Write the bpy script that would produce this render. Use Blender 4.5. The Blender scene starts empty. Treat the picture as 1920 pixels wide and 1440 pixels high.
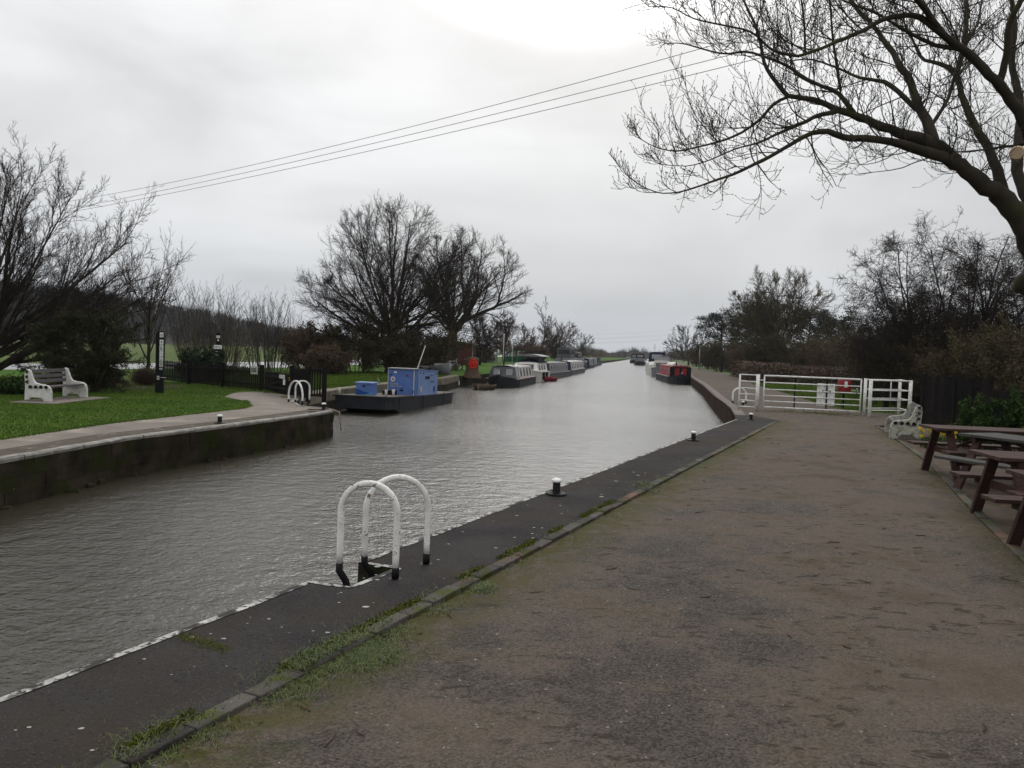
import bpy, math, random
import numpy as np
from mathutils import Vector, Matrix
from mathutils.geometry import tessellate_polygon
random.seed(7); rng = np.random.default_rng(7)
S = bpy.context.scene; COL = S.collection
# ------------------------------------------------------------------ camera
EYE = 1.65; FPX = 1500.0; PITCH = math.atan(60.5/1500); ROLL = math.radians(2.1)
fwd = Vector((0, math.cos(PITCH), -math.sin(PITCH))); u0 = Vector((0, math.sin(PITCH), math.cos(PITCH))); r0 = Vector((1, 0, 0))
cr = r0*math.cos(ROLL)+u0*math.sin(ROLL); cu = u0*math.cos(ROLL)-r0*math.sin(ROLL)
cd = bpy.data.cameras.new('camera'); cam = bpy.data.objects.new('camera', cd); COL.objects.link(cam); S.camera = cam
cam.matrix_world = Matrix(((cr.x, cu.x, -fwd.x, 0), (cr.y, cu.y, -fwd.y, 0), (cr.z, cu.z, -fwd.z, EYE), (0, 0, 0, 1)))
cd.sensor_width = 36; cd.lens = 36*FPX/1920; cd.clip_end = 6000; cd.clip_start = 0.05
def ray(px, py): return fwd+cr*((px-960)/FPX)+cu*((720-py)/FPX)
def G(px, py, z=0.0):
    d = ray(px, py); t = (z-EYE)/d.z; return Vector((d.x*t, d.y*t, z))
def at(px, py, D):
    d = ray(px, py); t = D/d.y; return Vector((d.x*t, D, EYE+d.z*t))
# ------------------------------------------------------------------ world, sun, exposure
W = bpy.data.worlds.new('World'); S.world = W; W.use_nodes = True
nt = W.node_tree; nt.nodes.clear(); N = nt.nodes.new; LK = nt.links.new
sky = N('ShaderNodeTexSky'); sky.sky_type = 'NISHITA'; sky.sun_disc = False
SUN_EL, SUN_AZ = math.radians(38), math.radians(4)
sd = Vector((math.sin(SUN_AZ)*math.cos(SUN_EL), math.cos(SUN_AZ)*math.cos(SUN_EL), math.sin(SUN_EL)))
sky.sun_elevation = SUN_EL; sky.sun_rotation = SUN_AZ; sky.air_density = 1.5; sky.dust_density = 4
tc = N('ShaderNodeTexCoord'); sp = N('ShaderNodeSeparateXYZ'); LK(tc.outputs['Generated'], sp.inputs[0])
ramp = N('ShaderNodeValToRGB'); LK(sp.outputs['Z'], ramp.inputs[0])
els = ramp.color_ramp.elements
els[0].position = 0.0; els[0].color = (.57, .60, .64, 1)
els[1].position = 1.0; els[1].color = (1.25, 1.25, 1.26, 1)
for p, c in ((.06, (.61, .635, .67, 1)), (.14, (.72, .735, .76, 1)), (.26, (.84, .85, .865, 1)), (.42, (1.0, 1.0, 1.01, 1))):
    e = els.new(p); e.color = c
mp = N('ShaderNodeMapping'); mp.inputs['Scale'].default_value = (1.0, 1.0, 3.2); LK(tc.outputs['Generated'], mp.inputs[0])
no = N('ShaderNodeTexNoise'); no.inputs['Scale'].default_value = 2.1; no.inputs['Detail'].default_value = 6; no.inputs['Roughness'].default_value = .5; no.inputs['Distortion'].default_value = .4
LK(mp.outputs[0], no.inputs['Vector'])
mr = N('ShaderNodeMapRange'); mr.inputs[1].default_value = .3; mr.inputs[2].default_value = .7; mr.inputs[3].default_value = .78; mr.inputs[4].default_value = 1.16
LK(no.outputs['Fac'], mr.inputs[0])
# brighter towards the left, where the cloud is thinner
ml = N('ShaderNodeMapRange'); ml.inputs[1].default_value = -.7; ml.inputs[2].default_value = .6; ml.inputs[3].default_value = 1.06; ml.inputs[4].default_value = .95
LK(sp.outputs['X'], ml.inputs[0])
mm = N('ShaderNodeMath'); mm.operation = 'MULTIPLY'; LK(mr.outputs[0], mm.inputs[0]); LK(ml.outputs[0], mm.inputs[1])
# thin bright cloud round the hidden sun
dt = N('ShaderNodeVectorMath'); dt.operation = 'DOT_PRODUCT'; LK(tc.outputs['Generated'], dt.inputs[0]); dt.inputs[1].default_value = sd
gl = N('ShaderNodeMapRange'); gl.interpolation_type = 'SMOOTHSTEP'; gl.inputs[1].default_value = .948; gl.inputs[2].default_value = 1.0; gl.inputs[3].default_value = 1.0; gl.inputs[4].default_value = 4.6; LK(dt.outputs['Value'], gl.inputs[0])
mg = N('ShaderNodeMath'); mg.operation = 'MULTIPLY'; LK(mm.outputs[0], mg.inputs[0]); LK(gl.outputs[0], mg.inputs[1]); mm = mg
vm = N('ShaderNodeVectorMath'); vm.operation = 'SCALE'; LK(ramp.outputs[0], vm.inputs[0]); LK(mm.outputs[0], vm.inputs['Scale'])
b1 = N('ShaderNodeBackground'); LK(vm.outputs[0], b1.inputs[0]); b1.inputs[1].default_value = 1.0
b2 = N('ShaderNodeBackground'); LK(sky.outputs[0], b2.inputs[0]); b2.inputs[1].default_value = .08
mx = N('ShaderNodeMixShader'); mx.inputs[0].default_value = .05; LK(b1.outputs[0], mx.inputs[1]); LK(b2.outputs[0], mx.inputs[2])
wo = N('ShaderNodeOutputWorld'); LK(mx.outputs[0], wo.inputs[0])
sl = bpy.data.lights.new('sun', 'SUN'); sl.energy = .9; sl.angle = math.radians(30); sl.color = (1, .97, .92)
so = bpy.data.objects.new('sun', sl); COL.objects.link(so)
sd = Vector((math.sin(SUN_AZ)*math.cos(SUN_EL), math.cos(SUN_AZ)*math.cos(SUN_EL), math.sin(SUN_EL)))
so.rotation_euler = sd.to_track_quat('Z', 'Y').to_euler()
S.view_settings.view_transform = 'Standard'; S.view_settings.look = 'None'; S.view_settings.exposure = 0; S.view_settings.gamma = 1
S.cycles.max_bounces = 6; S.cycles.volume_bounces = 1; S.cycles.caustics_reflective = False; S.cycles.caustics_refractive = False
S.cycles.use_denoising = True

# ------------------------------------------------------------------ materials
def mat(name, c1, c2=None, scale=3, rough=.8, bump=0.0, bscale=30, spec=.10, metal=0, coords='Object', layers=(), stretch=None, island=0, detail=6, bdetail=4):
    """two-tone noise material; layers = (colour, scale, lo, hi, attribute or None) laid on in turn"""
    m = bpy.data.materials.new(name); m.use_nodes = True; t = m.node_tree; n = t.nodes; l = t.links
    b = n['Principled BSDF']; b.inputs['Roughness'].default_value = rough; b.inputs['Metallic'].default_value = metal
    b.inputs['Specular IOR Level'].default_value = spec
    co = n.new('ShaderNodeTexCoord'); out = co.outputs[coords]
    if stretch:
        mpn = n.new('ShaderNodeMapping'); mpn.inputs['Scale'].default_value = stretch; l.new(out, mpn.inputs[0]); out = mpn.outputs[0]
    def noise(sc, det=detail, rg=.6):
        a = n.new('ShaderNodeTexNoise'); a.inputs['Scale'].default_value = sc; a.inputs['Detail'].default_value = det; a.inputs['Roughness'].default_value = rg
        l.new(out, a.inputs['Vector']); return a.outputs['Fac']
    def mapr(s, lo, hi, a=0, bb=1):
        q = n.new('ShaderNodeMapRange'); q.inputs[1].default_value = lo; q.inputs[2].default_value = hi; q.inputs[3].default_value = a; q.inputs[4].default_value = bb
        l.new(s, q.inputs[0]); return q.outputs[0]
    def mix(f, A, B):
        q = n.new('ShaderNodeMix'); q.data_type = 'RGBA'; l.new(f, q.inputs[0])
        for s, v in ((6, A), (7, B)):
            if isinstance(v, tuple): q.inputs[s].default_value = (*v[:3], 1)
            else: l.new(v, q.inputs[s])
        return q.outputs[2]
    c2 = c2 or tuple(x*.7 for x in c1)
    cur = mix(mapr(noise(scale), .35, .65), c1, c2)
    for L in layers:
        col, sc, lo, hi = L[:4]; f = mapr(noise(sc), lo, hi)
        if len(L) > 4 and L[4]:
            at_ = n.new('ShaderNodeAttribute'); at_.attribute_name = L[4]
            ad = n.new('ShaderNodeMath'); ad.operation = 'MULTIPLY'; l.new(mapr(noise(sc), lo, hi), ad.inputs[0]); l.new(at_.outputs['Fac'], ad.inputs[1]); f = ad.outputs[0]
        cur = mix(f, cur, col)
    if island:
        ge = n.new('ShaderNodeNewGeometry'); hs = n.new('ShaderNodeHueSaturation'); l.new(cur, hs.inputs['Color'])
        l.new(mapr(ge.outputs['Random Per Island'], 0, 1, 1-island, 1+island), hs.inputs['Value']); cur = hs.outputs[0]
    l.new(cur, b.inputs['Base Color'])
    if bump:
        bp = n.new('ShaderNodeBump'); bp.inputs['Strength'].default_value = bump; bp.inputs['Distance'].default_value = .02
        l.new(noise(bscale, bdetail), bp.inputs['Height']); l.new(bp.outputs[0], b.inputs['Normal'])
    return m
M = {}
M['white'] = mat('white_paint', (.78, .78, .76), (.62, .62, .59), 7, .45, .25, 50, layers=(((.16, .11, .07), 26, .60, .64), ((.48, .46, .40), 5, .52, .7)))
M['black'] = mat('black_paint', (.007, .007, .008), (.012, .012, .013), 9, .55, .2, 60)
M['blackwood'] = mat('black_wood', (.006, .005, .005), (.013, .011, .010), 6, .85, .4, 40, spec=.10, island=.5)
M['bark'] = mat('bark', (.050, .040, .026), (.024, .020, .015), 2.5, .9, .6, 22, spec=.12, layers=(((.065, .07, .025), 1.6, .52, .7),))
M['ashbark'] = mat('dark_bark', (.050, .042, .032), (.024, .020, .016), 3, .9, .5, 26, spec=.12, layers=(((.052, .055, .022), 1.5, .5, .7),))
M['twig'] = mat('twigs', (.036, .028, .024), (.022, .017, .015), .6, .9, spec=.1)
M['twig_grey'] = mat('grey_twigs', (.055, .045, .038), (.032, .026, .022), .5, .9, spec=.1)
M['twig_red'] = mat('red_twigs', (.092, .058, .046), (.060, .040, .033), .5, .9, spec=.1)
M['twig_olive'] = mat('olive_twigs', (.085, .072, .040), (.050, .042, .027), .45, .9, spec=.1)
M['yew'] = mat('yew_needles', (.045, .045, .020), (.020, .022, .011), 1.2, .8, spec=.15, island=.4)
M['pine'] = mat('pine_needles', (.014, .022, .014), (.008, .013, .009), .5, .8, spec=.15, island=.4)
M['leaf'] = mat('shrub_leaves', (.045, .075, .018), (.018, .040, .012), 1.5, .8, spec=.06, island=.45)
M['leafdark'] = mat('laurel_leaves', (.016, .030, .014), (.010, .018, .010), 2, .75, spec=.1, island=.4)
M['dead'] = mat('dead_leaves', (.105, .072, .045), (.065, .048, .032), .5, .9, spec=.1, island=.4)
M['olivemass'] = mat('olive_undergrowth', (.085, .070, .038), (.050, .040, .025), .4, .9, spec=.1, island=.4)
M['hedge'] = mat('hedge_twigs', (.135, .098, .070), (.080, .058, .042), .7, .9, spec=.1, island=.35)
M['grassblade'] = mat('grass_blades', (.105, .155, .026), (.052, .098, .017), .7, .95, spec=.04, island=.5)
M['moss'] = mat('moss', (.085, .095, .012), (.05, .06, .010), 5, .95, spec=.03, island=.4)
M['grassdry'] = mat('kerb_grass', (.095, .115, .030), (.045, .070, .014), 8, .6, spec=.2, island=.4)
M['concrete'] = mat('bench_concrete', (.62, .61, .58), (.48, .47, .45), 7, .85, .3, 60, layers=(((.18, .18, .12), 11, .55, .72),))
M['mossy'] = mat('mossy_concrete', (.44, .44, .38), (.28, .28, .23), 8, .9, .5, 50, layers=(((.10, .10, .06), 14, .54, .64), ((.42, .42, .38), 25, .6, .68)))
M['slat'] = mat('weathered_slats', (.12, .105, .11), (.08, .07, .075), 3, .8, .4, 30, stretch=(6, 1, 6))
M['greywood'] = mat('grey_planks', (.085, .082, .078), (.048, .046, .044), 3, .75, .5, 30, stretch=(1, 8, 8))
M['redwood'] = mat('red_stained_wood', (.066, .034, .027), (.036, .020, .016), 5, .7, .6, 30, spec=.15, stretch=(1.2, 7, 7), layers=(((.10, .085, .065), 6, .62, .8),))
M['darkhull'] = mat('dark_hull', (.028, .030, .036), (.016, .017, .02), 2, .5, .2, 12, layers=(((.06, .05, .045), 3, .55, .8),))
M['greyhull'] = mat('grey_hull', (.10, .10, .105), (.065, .065, .07), 2, .5, .15, 12)
M['blue'] = mat('blue_paint', (.095, .17, .40), (.075, .135, .33), 2.5, .5, .1, 20, layers=(((.16, .2, .34), 6, .6, .8),))
M['bluelight'] = mat('lit_blue_paint', (.20, .29, .50), (.15, .23, .44), 2.5, .5, .1, 20, layers=(((.26, .30, .42), 6, .6, .8),))  # lighter copy of the blue: light on the rear cabin's side put into colour
M['navy'] = mat('navy_canvas', (.02, .028, .055), (.012, .016, .03), 3, .8, .3, 12)
M['wave'] = mat('deep_blue_paint', (.02, .07, .25), (.02, .06, .2), 3, .5)
M['teal'] = mat('teal_paint', (.06, .30, .42), (.05, .25, .36), 3, .5)
M['offwhite'] = mat('cream_paint', (.52, .50, .47), (.40, .38, .36), 2, .5, .1, 20)
M['pink'] = mat('pink_brown_paint', (.20, .12, .11), (.14, .09, .085), 2, .5)
M['greypaint'] = mat('grey_paint', (.20, .20, .21), (.14, .14, .15), 1.5, .5)
M['red'] = mat('red_paint', (.26, .028, .035), (.17, .018, .026), 2, .45)
M['buoyred'] = mat('lifebuoy_red', (.62, .035, .02), (.5, .03, .018), 3, .45)
M['yellow'] = mat('yellow_paint', (.6, .38, .04), (.5, .3, .03), 3, .5)
M['glass'] = mat('dark_glass', (.03, .034, .038), (.02, .022, .026), 2, .12, spec=.6)
M['paleglass'] = mat('pale_glass', (.22, .23, .24), (.14, .15, .155), 2, .15, spec=.6)
M['rubber'] = mat('rubber', (.012, .012, .012), (.02, .02, .02), 5, .9)
M['rope'] = mat('rope', (.35, .30, .22), (.25, .2, .15), 20, .9)
M['steel'] = mat('grey_steel', (.22, .22, .22), (.15, .15, .15), 6, .45, metal=.5)
M['greenhut'] = mat('green_boards', (.018, .085, .035), (.012, .055, .025), 2, .7)
M['shed'] = mat('brown_red_boards', (.075, .025, .020), (.045, .018, .015), 2, .8)
M['roof'] = mat('grey_roof', (.12, .115, .11), (.08, .08, .08), 2, .8)
M['lichen'] = mat('pale_lichen', (.36, .37, .33), (.26, .27, .23), 20, .9)
M['petal'] = mat('yellow_petals', (.70, .50, .03), (.55, .38, .02), 5, .6)
M['stump'] = mat('old_wood', (.12, .085, .06), (.07, .05, .035), 4, .9, .6, 14, stretch=(3, 3, .6))
M['leaflitter'] = mat('leaf_litter', (.085, .055, .032), (.045, .028, .018), 8, .9, island=.5)
M['cutwood'] = mat('cut_wood', (.50, .38, .25), (.40, .3, .2), 9, .85)
M['wire'] = mat('cable', (.24, .24, .24), (.2, .2, .2), 1, .7)
M['bridge'] = mat('bridge_brick', (.10, .085, .075), (.07, .06, .055), 1, .9)

# ------------------------------------------------------------------ object helpers
def empty(name, loc=(0, 0, 0), rz=0):
    o = bpy.data.objects.new(name, None); COL.objects.link(o); o.location = loc; o.rotation_euler = (0, 0, rz); return o
def tag(o, label, cat, group=None, kind=None):
    if label: o['label'] = label
    if cat: o['category'] = cat
    if group: o['group'] = group
    if kind: o['kind'] = kind
    return o
def thing(name, label, cat, loc=(0, 0, 0), rz=0, group=None): return tag(empty(name, loc, rz), label, cat, group)
def link(name, me, m, parent=None):
    if m is not None: me.materials.append(M[m] if isinstance(m, str) else m)
    o = bpy.data.objects.new(name, me); COL.objects.link(o)
    if parent: o.parent = parent
    return o
def dup(o, parent=None):
    c = o.copy(); COL.objects.link(c); c.parent = parent
    for ch in list(o.children): dup(ch, c)
    return c
def npmesh(name, V, F):
    """V (n,3), F (m,k) all faces of one size"""
    me = bpy.data.meshes.new(name); V = np.ascontiguousarray(V, dtype=np.float32); F = np.ascontiguousarray(F, dtype=np.int32)
    me.vertices.add(len(V)); me.vertices.foreach_set('co', V.ravel())
    me.loops.add(F.size); me.loops.foreach_set('vertex_index', F.ravel())
    me.polygons.add(len(F)); me.polygons.foreach_set('loop_start', np.arange(0, F.size, F.shape[1], dtype=np.int32))
    me.update(calc_edges=True); return me
class MB:
    def __init__(s): s.v = []; s.f = []; s.sm = []
    def add(s, vs, fs, smooth=False):
        k = len(s.v); s.v += [tuple(v) for v in vs]; s.f += [tuple(i+k for i in f) for f in fs]; s.sm += [smooth]*len(fs); return s
    def box(s, c, d, rz=0, ry=0, rx=0, taper=1):
        R = Matrix.Rotation(rz, 3, 'Z') @ Matrix.Rotation(ry, 3, 'Y') @ Matrix.Rotation(rx, 3, 'X'); c = Vector(c)
        vs = []
        for z in (-.5, .5):
            t = taper if z > 0 else 1
            for x, y in ((-.5, -.5), (.5, -.5), (.5, .5), (-.5, .5)): vs.append(c+R @ Vector((x*d[0]*t, y*d[1]*t, z*d[2])))
        return s.add(vs, [(3, 2, 1, 0), (4, 5, 6, 7), (0, 1, 5, 4), (1, 2, 6, 5), (2, 3, 7, 6), (3, 0, 4, 7)])
    def bar(s, a, b, w, h=None):
        """square bar from a to b"""
        a = Vector(a); b = Vector(b); d = (b-a).normalized(); up = Vector((0, 0, 1)) if abs(d.z) < .95 else Vector((0, 1, 0))
        x = d.cross(up).normalized(); y = x.cross(d); h = h or w; vs = []
        for p in (a, b):
            for i, j in ((-1, -1), (1, -1), (1, 1), (-1, 1)): vs.append(p+x*i*w/2+y*j*h/2)
        return s.add(vs, [(3, 2, 1, 0), (4, 5, 6, 7), (0, 1, 5, 4), (1, 2, 6, 5), (2, 3, 7, 6), (3, 0, 4, 7)])
    def path(s, pts, r, n=10, caps=True):
        pts = [Vector(p) for p in pts]; rs = r if isinstance(r, (list, tuple)) else [r]*len(pts); k = len(pts); vs = []
        ref = None
        for i, p in enumerate(pts):
            d = (pts[min(i+1, k-1)]-pts[max(i-1, 0)]).normalized()
            if ref is None: ref = d.orthogonal().normalized()
            ref = (ref-d*ref.dot(d)).normalized(); y = d.cross(ref)
            for j in range(n):
                a = 2*math.pi*j/n; vs.append(p+(ref*math.cos(a)+y*math.sin(a))*rs[i])
        fs = [(i*n+j, i*n+(j+1) % n, (i+1)*n+(j+1) % n, (i+1)*n+j) for i in range(k-1) for j in range(n)]
        s.add(vs, fs, True)
        if caps:
            q = len(s.v)-len(vs); s.f.append(tuple(q+j for j in range(n))[::-1]); s.f.append(tuple(q+(k-1)*n+j for j in range(n))); s.sm += [False, False]
        return s
    def lathe(s, c, prof, n=20):
        """prof = [(r,z)...] about the vertical through c"""
        c = Vector(c); vs = [c+Vector((r*math.cos(2*math.pi*j/n), r*math.sin(2*math.pi*j/n), z)) for r, z in prof for j in range(n)]
        fs = [(i*n+j, i*n+(j+1) % n, (i+1)*n+(j+1) % n, (i+1)*n+j) for i in range(len(prof)-1) for j in range(n)]
        s.add(vs, fs, True); q = len(s.v)-len(vs); s.f.append(tuple(q+(len(prof)-1)*n+j for j in range(n))); s.sm.append(False); return s
    def prism(s, poly, o, ax, ay, th):
        """poly of (a,b) in plane o + a*ax + b*ay, thickened by vector th"""
        o = Vector(o); ax = Vector(ax); ay = Vector(ay); th = Vector(th); n = len(poly)
        vs = [o+ax*a+ay*b for a, b in poly]+[o+ax*a+ay*b+th for a, b in poly]
        return s.add(vs, [tuple(range(n))[::-1], tuple(range(n, 2*n))]+[(i, (i+1) % n, n+(i+1) % n, n+i) for i in range(n)])
    def loft(s, rings, smooth=True, caps=True, closed=True):
        n = len(rings[0]); vs = [p for r in rings for p in r]; m = n if closed else n-1
        fs = [(i*n+j, i*n+(j+1) % n, (i+1)*n+(j+1) % n, (i+1)*n+j) for i in range(len(rings)-1) for j in range(m)]
        s.add(vs, fs, smooth)
        if caps:
            q = len(s.v)-len(vs); s.f.append(tuple(q+j for j in range(n))[::-1]); s.f.append(tuple(q+(len(rings)-1)*n+j for j in range(n))); s.sm += [False, False]
        return s
    def build(s, name, m, parent=None, bevel=0, loc=None):
        me = bpy.data.meshes.new(name); me.from_pydata([tuple(v) for v in s.v], [], s.f); me.update()
        me.polygons.foreach_set('use_smooth', s.sm)
        o = link(name, me, m, parent)
        if bevel:
            b = o.modifiers.new('bevel', 'BEVEL'); b.width = bevel; b.segments = 2; b.limit_method = 'ANGLE'
        if loc: o.location = loc
        return o
def text(name, s, size, m, parent, loc, rot, align='CENTER', ext=.003):
    c = bpy.data.curves.new(name, 'FONT'); c.body = s; c.size = size; c.extrude = ext; c.align_x = align; c.align_y = 'CENTER'
    o = bpy.data.objects.new(name, c); me = bpy.data.meshes.new_from_object(o); bpy.data.objects.remove(o); me.materials.clear(); me.materials.append(M[m]); o = bpy.data.objects.new(name, me); COL.objects.link(o); o.parent = parent; o.location = loc; o.rotation_euler = rot; return o

# ------------------------------------------------------------------ setting: ribbons and polygons
def uvset(me, uv):
    l = me.uv_layers.new(name='UVMap'); idx = np.empty(len(me.loops), dtype=np.int32); me.loops.foreach_get('vertex_index', idx)
    l.data.foreach_set('uv', np.asarray(uv, dtype=np.float32)[idx].ravel())
def resample(P, step):
    P = np.array([tuple(p)[:2] for p in P], float); d = np.r_[0, np.cumsum(np.linalg.norm(np.diff(P, axis=0), axis=1))]
    s = np.unique(np.r_[np.arange(0, d[-1], step), d]); return np.c_[np.interp(s, d, P[:, 0]), np.interp(s, d, P[:, 1])], s
def ribbon(name, A, B, m, attr=None, kind='structure', smooth=False):
    """strip between two lists of 3-D points; attr maps (x,y)->mask"""
    A = np.array(A, float); B = np.array(B, float); n = len(A); V = np.r_[A, B]
    F = np.array([(i, i+1, n+i+1, n+i) for i in range(n-1)]); me = npmesh(name, V, F)
    s = np.r_[0, np.cumsum(np.linalg.norm(np.diff(A, axis=0), axis=1))]; w = np.linalg.norm(B-A, axis=1)
    uvset(me, np.r_[np.c_[s, s*0], np.c_[s, w]]); o = link(name, me, m)
    if kind: o['kind'] = kind
    return o
def flat(name, poly, z, m, kind='structure'):
    pts = [Vector((p[0], p[1], z)) for p in poly]; tri = tessellate_polygon([pts])
    me = bpy.data.meshes.new(name); me.from_pydata([tuple(p) for p in pts], [], [tuple(t) for t in tri]); me.update()
    if me.polygons[0].normal.z < 0: me.flip_normals()
    o = link(name, me, m); o['kind'] = kind; return o
def grid(name, x0, x1, y0, y1, nx, ny, zf, m, attrs=()):
    X, Y = np.meshgrid(np.linspace(x0, x1, nx), np.linspace(y0, y1, ny)); Z = zf(X, Y); V = np.c_[X.ravel(), Y.ravel(), Z.ravel()]
    i = np.arange((ny-1)*nx).reshape(ny-1, nx)[:, :-1].ravel(); me = npmesh(name, V, np.c_[i, i+1, i+nx+1, i+nx])
    o = link(name, me, m); o['kind'] = 'structure'; return o
WZ = -.65
# canal edges
def EX(y): return -3.87+.457*y
REdge = [(EX(-8), -8), (EX(3), 3), (EX(5.50), 5.50), (EX(5.50)+.30, 5.40), (EX(6.02)+.30, 5.90), (EX(6.02), 6.02), (EX(12), 12), (EX(22.1), 22.1), (6.72, 23.97), (7.51, 27.34), (8.92, 34.67), (12.05, 50.2), (16.6, 74.9), (24, 110), (35, 165), (56, 322), (90, 550), (112, 660), (160, 900)]
LEdge = [(-7.3, -8), (-6.9, 4), (-6.63, 10.4), (-6.33, 13.2), (-5.49, 15.9), (-4.62, 19.2), (-4.48, 20.2), (-4.62, 20.55), (-5.6, 21.2), (-6.2, 22.8), (-6.45, 24.2), (-6.25, 28.6), (-5.2, 36.2), (-3.6, 44.4), (-3.3, 50), (-1.3, 60), (0.3, 67), (3.6, 83), (7.1, 106), (17.3, 178), (45, 340), (80, 550), (98, 660), (140, 900)]
BL = [(-46, -8), (-34, 20), (-22, 38), (-17.3, 50), (-14.6, 58), (-13.5, 74), (-13.5, 100), (-13, 140), (-9, 180), (-5, 240), (10, 400), (60, 900)]
M['lawn'] = mat('lawn_grass', (.046, .105, .009), (.033, .078, .008), .9, .95, .5, 60, spec=.04, layers=(((.075, .10, .025), .25, .45, .75), ((.02, .035, .010), 26, .56, .75)))
M['verge'] = mat('verge_grass', (.065, .10, .022), (.045, .072, .018), .6, .9, .5, 50, spec=.15, layers=(((.06, .05, .028), 1.2, .52, .7),))
M['meadow'] = mat('meadow_grass', (.075, .105, .028), (.055, .080, .022), .03, .95, spec=.04, layers=(((.10, .10, .04), .015, .5, .75),))
flat('left_bank_ground', [*LEdge, *BL[::-1]], 0, 'lawn')
flat('right_bank_ground', [*REdge, (1500, 900), (1500, -60), (2, -60), (-6, -20)], -.05, 'verge')
# tow path surface: one sheet with fine tessellation near the camera carrying a moss mask
M['path'] = None
def path_material():
    m = bpy.data.materials.new('gravel_path'); m.use_nodes = True; t = m.node_tree; n = t.nodes; l = t.links; b = n['Principled BSDF']
    b.inputs['Specular IOR Level'].default_value = .05
    co = n.new('ShaderNodeTexCoord').outputs['Object']
    def noise(sc, det=5, rg=.6, v=None, dist=0):
        a = n.new('ShaderNodeTexNoise'); a.inputs['Scale'].default_value = sc; a.inputs['Detail'].default_value = det; a.inputs['Roughness'].default_value = rg; a.inputs['Distortion'].default_value = dist
        l.new(v or co, a.inputs['Vector']); return a.outputs['Fac']
    def mapr(s, lo, hi, a=0, bb=1):
        q = n.new('ShaderNodeMapRange'); q.inputs[1].default_value = lo; q.inputs[2].default_value = hi; q.inputs[3].default_value = a; q.inputs[4].default_value = bb
        l.new(s, q.inputs[0]); return q.outputs[0]
    def mix(f, A, B, mode='MIX'):
        q = n.new('ShaderNodeMix'); q.data_type = 'RGBA'; q.blend_type = mode
        if isinstance(f, float): q.inputs[0].default_value = f
        else: l.new(f, q.inputs[0])
        for s, v in ((6, A), (7, B)):
            if isinstance(v, tuple): q.inputs[s].default_value = (*v[:3], 1)
            else: l.new(v, q.inputs[s])
        return q.outputs[2]
    def math2(op, A, B):
        q = n.new('ShaderNodeMath'); q.operation = op
        for i, v in enumerate((A, B)):
            if isinstance(v, (int, float)): q.inputs[i].default_value = v
            else: l.new(v, q.inputs[i])
        return q.outputs[0]
    big = noise(.55, 6, .6); mid = noise(1.9, 6, .65)
    patch = math2('ADD', math2('MULTIPLY', big, .6), math2('MULTIPLY', mid, .4))
    tar = n.new('ShaderNodeAttribute'); tar.attribute_name = 'tar'
    patch = math2('SUBTRACT', math2('ADD', math2('MULTIPLY', patch, 1.35), -.155), math2('MULTIPLY', tar.outputs['Fac'], .085))
    base = mix(mapr(patch, .38, .54), (.038, .034, .031), (.128, .102, .080))      # dark wet grit -> tan fines
    base = mix(mapr(noise(1.1, 5, .6), .52, .70), base, (.088, .068, .044))
    vo = n.new('ShaderNodeTexVoronoi'); vo.inputs['Scale'].default_value = 95; l.new(co, vo.inputs['Vector'])
    st = n.new('ShaderNodeSeparateColor'); l.new(vo.outputs['Color'], st.inputs[0])
    grit = mapr(patch, .42, .60, 1, .35)
    stone = mix(math2('MULTIPLY', mapr(st.outputs[0], .0, 1., 0, 1), grit), mix(.6, base, (.015, .014, .014)), mix(.45, base, (.24, .205, .17)))
    c = mix(.62, base, stone)
    c = mix(math2('MULTIPLY', mapr(st.outputs[1], .997, .999), grit), c, (.26, .25, .23))  # pale chips
    # dark root-like debris streaks across the path
    mpn = n.new('ShaderNodeMapping'); mpn.inputs['Scale'].default_value = (1.7, 3.3, 1); mpn.inputs['Rotation'].default_value = (0, 0, -.25); l.new(co, mpn.inputs[0])
    deb = noise(3.2, 8, .72, mpn.outputs[0], .6)
    deb = math2('MULTIPLY', mapr(deb, .55, .60), mapr(noise(.9, 4), .42, .54))
    c = mix(math2('MULTIPLY', deb, .7), c, (.026, .020, .015))
    at1 = n.new('ShaderNodeAttribute'); at1.attribute_name = 'moss'
    mo = math2('MULTIPLY', at1.outputs['Fac'], mapr(noise(5, 6, .65), .38, .52))
    c = mix(mo, c, mix(mapr(noise(18, 4), .4, .6), (.048, .056, .010), (.060, .048, .022)))
    l.new(c, b.inputs['Base Color'])
    l.new(mapr(patch, .4, .56, .8, .95), b.inputs['Roughness'])
    h = math2('ADD', math2('MULTIPLY', vo.outputs['Distance'], -.5), math2('ADD', math2('MULTIPLY', noise(28, 5, .7), 1.2), math2('MULTIPLY', mid, 2.0)))
    bp = n.new('ShaderNodeBump'); bp.inputs['Strength'].default_value = .8; bp.inputs['Distance'].default_value = .012; l.new(h, bp.inputs['Height']); l.new(bp.outputs[0], b.inputs['Normal'])
    return m
M['path'] = path_material()
KL = [(EX(-8)+1.03, -8), (EX(3)+1.02, 3), (EX(12)+1.05, 12), (EX(22)+1.14, 22)]
RK = [(-1.4, -8), (2.9, 3), (4.4, 6.72), (5.21, 8.84), (7.13, 13.57), (9.02, 19.06), (9.9, 21.8)]
def interp(P, y): return np.interp(y, [p[1] for p in P], [p[0] for p in P])
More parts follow.
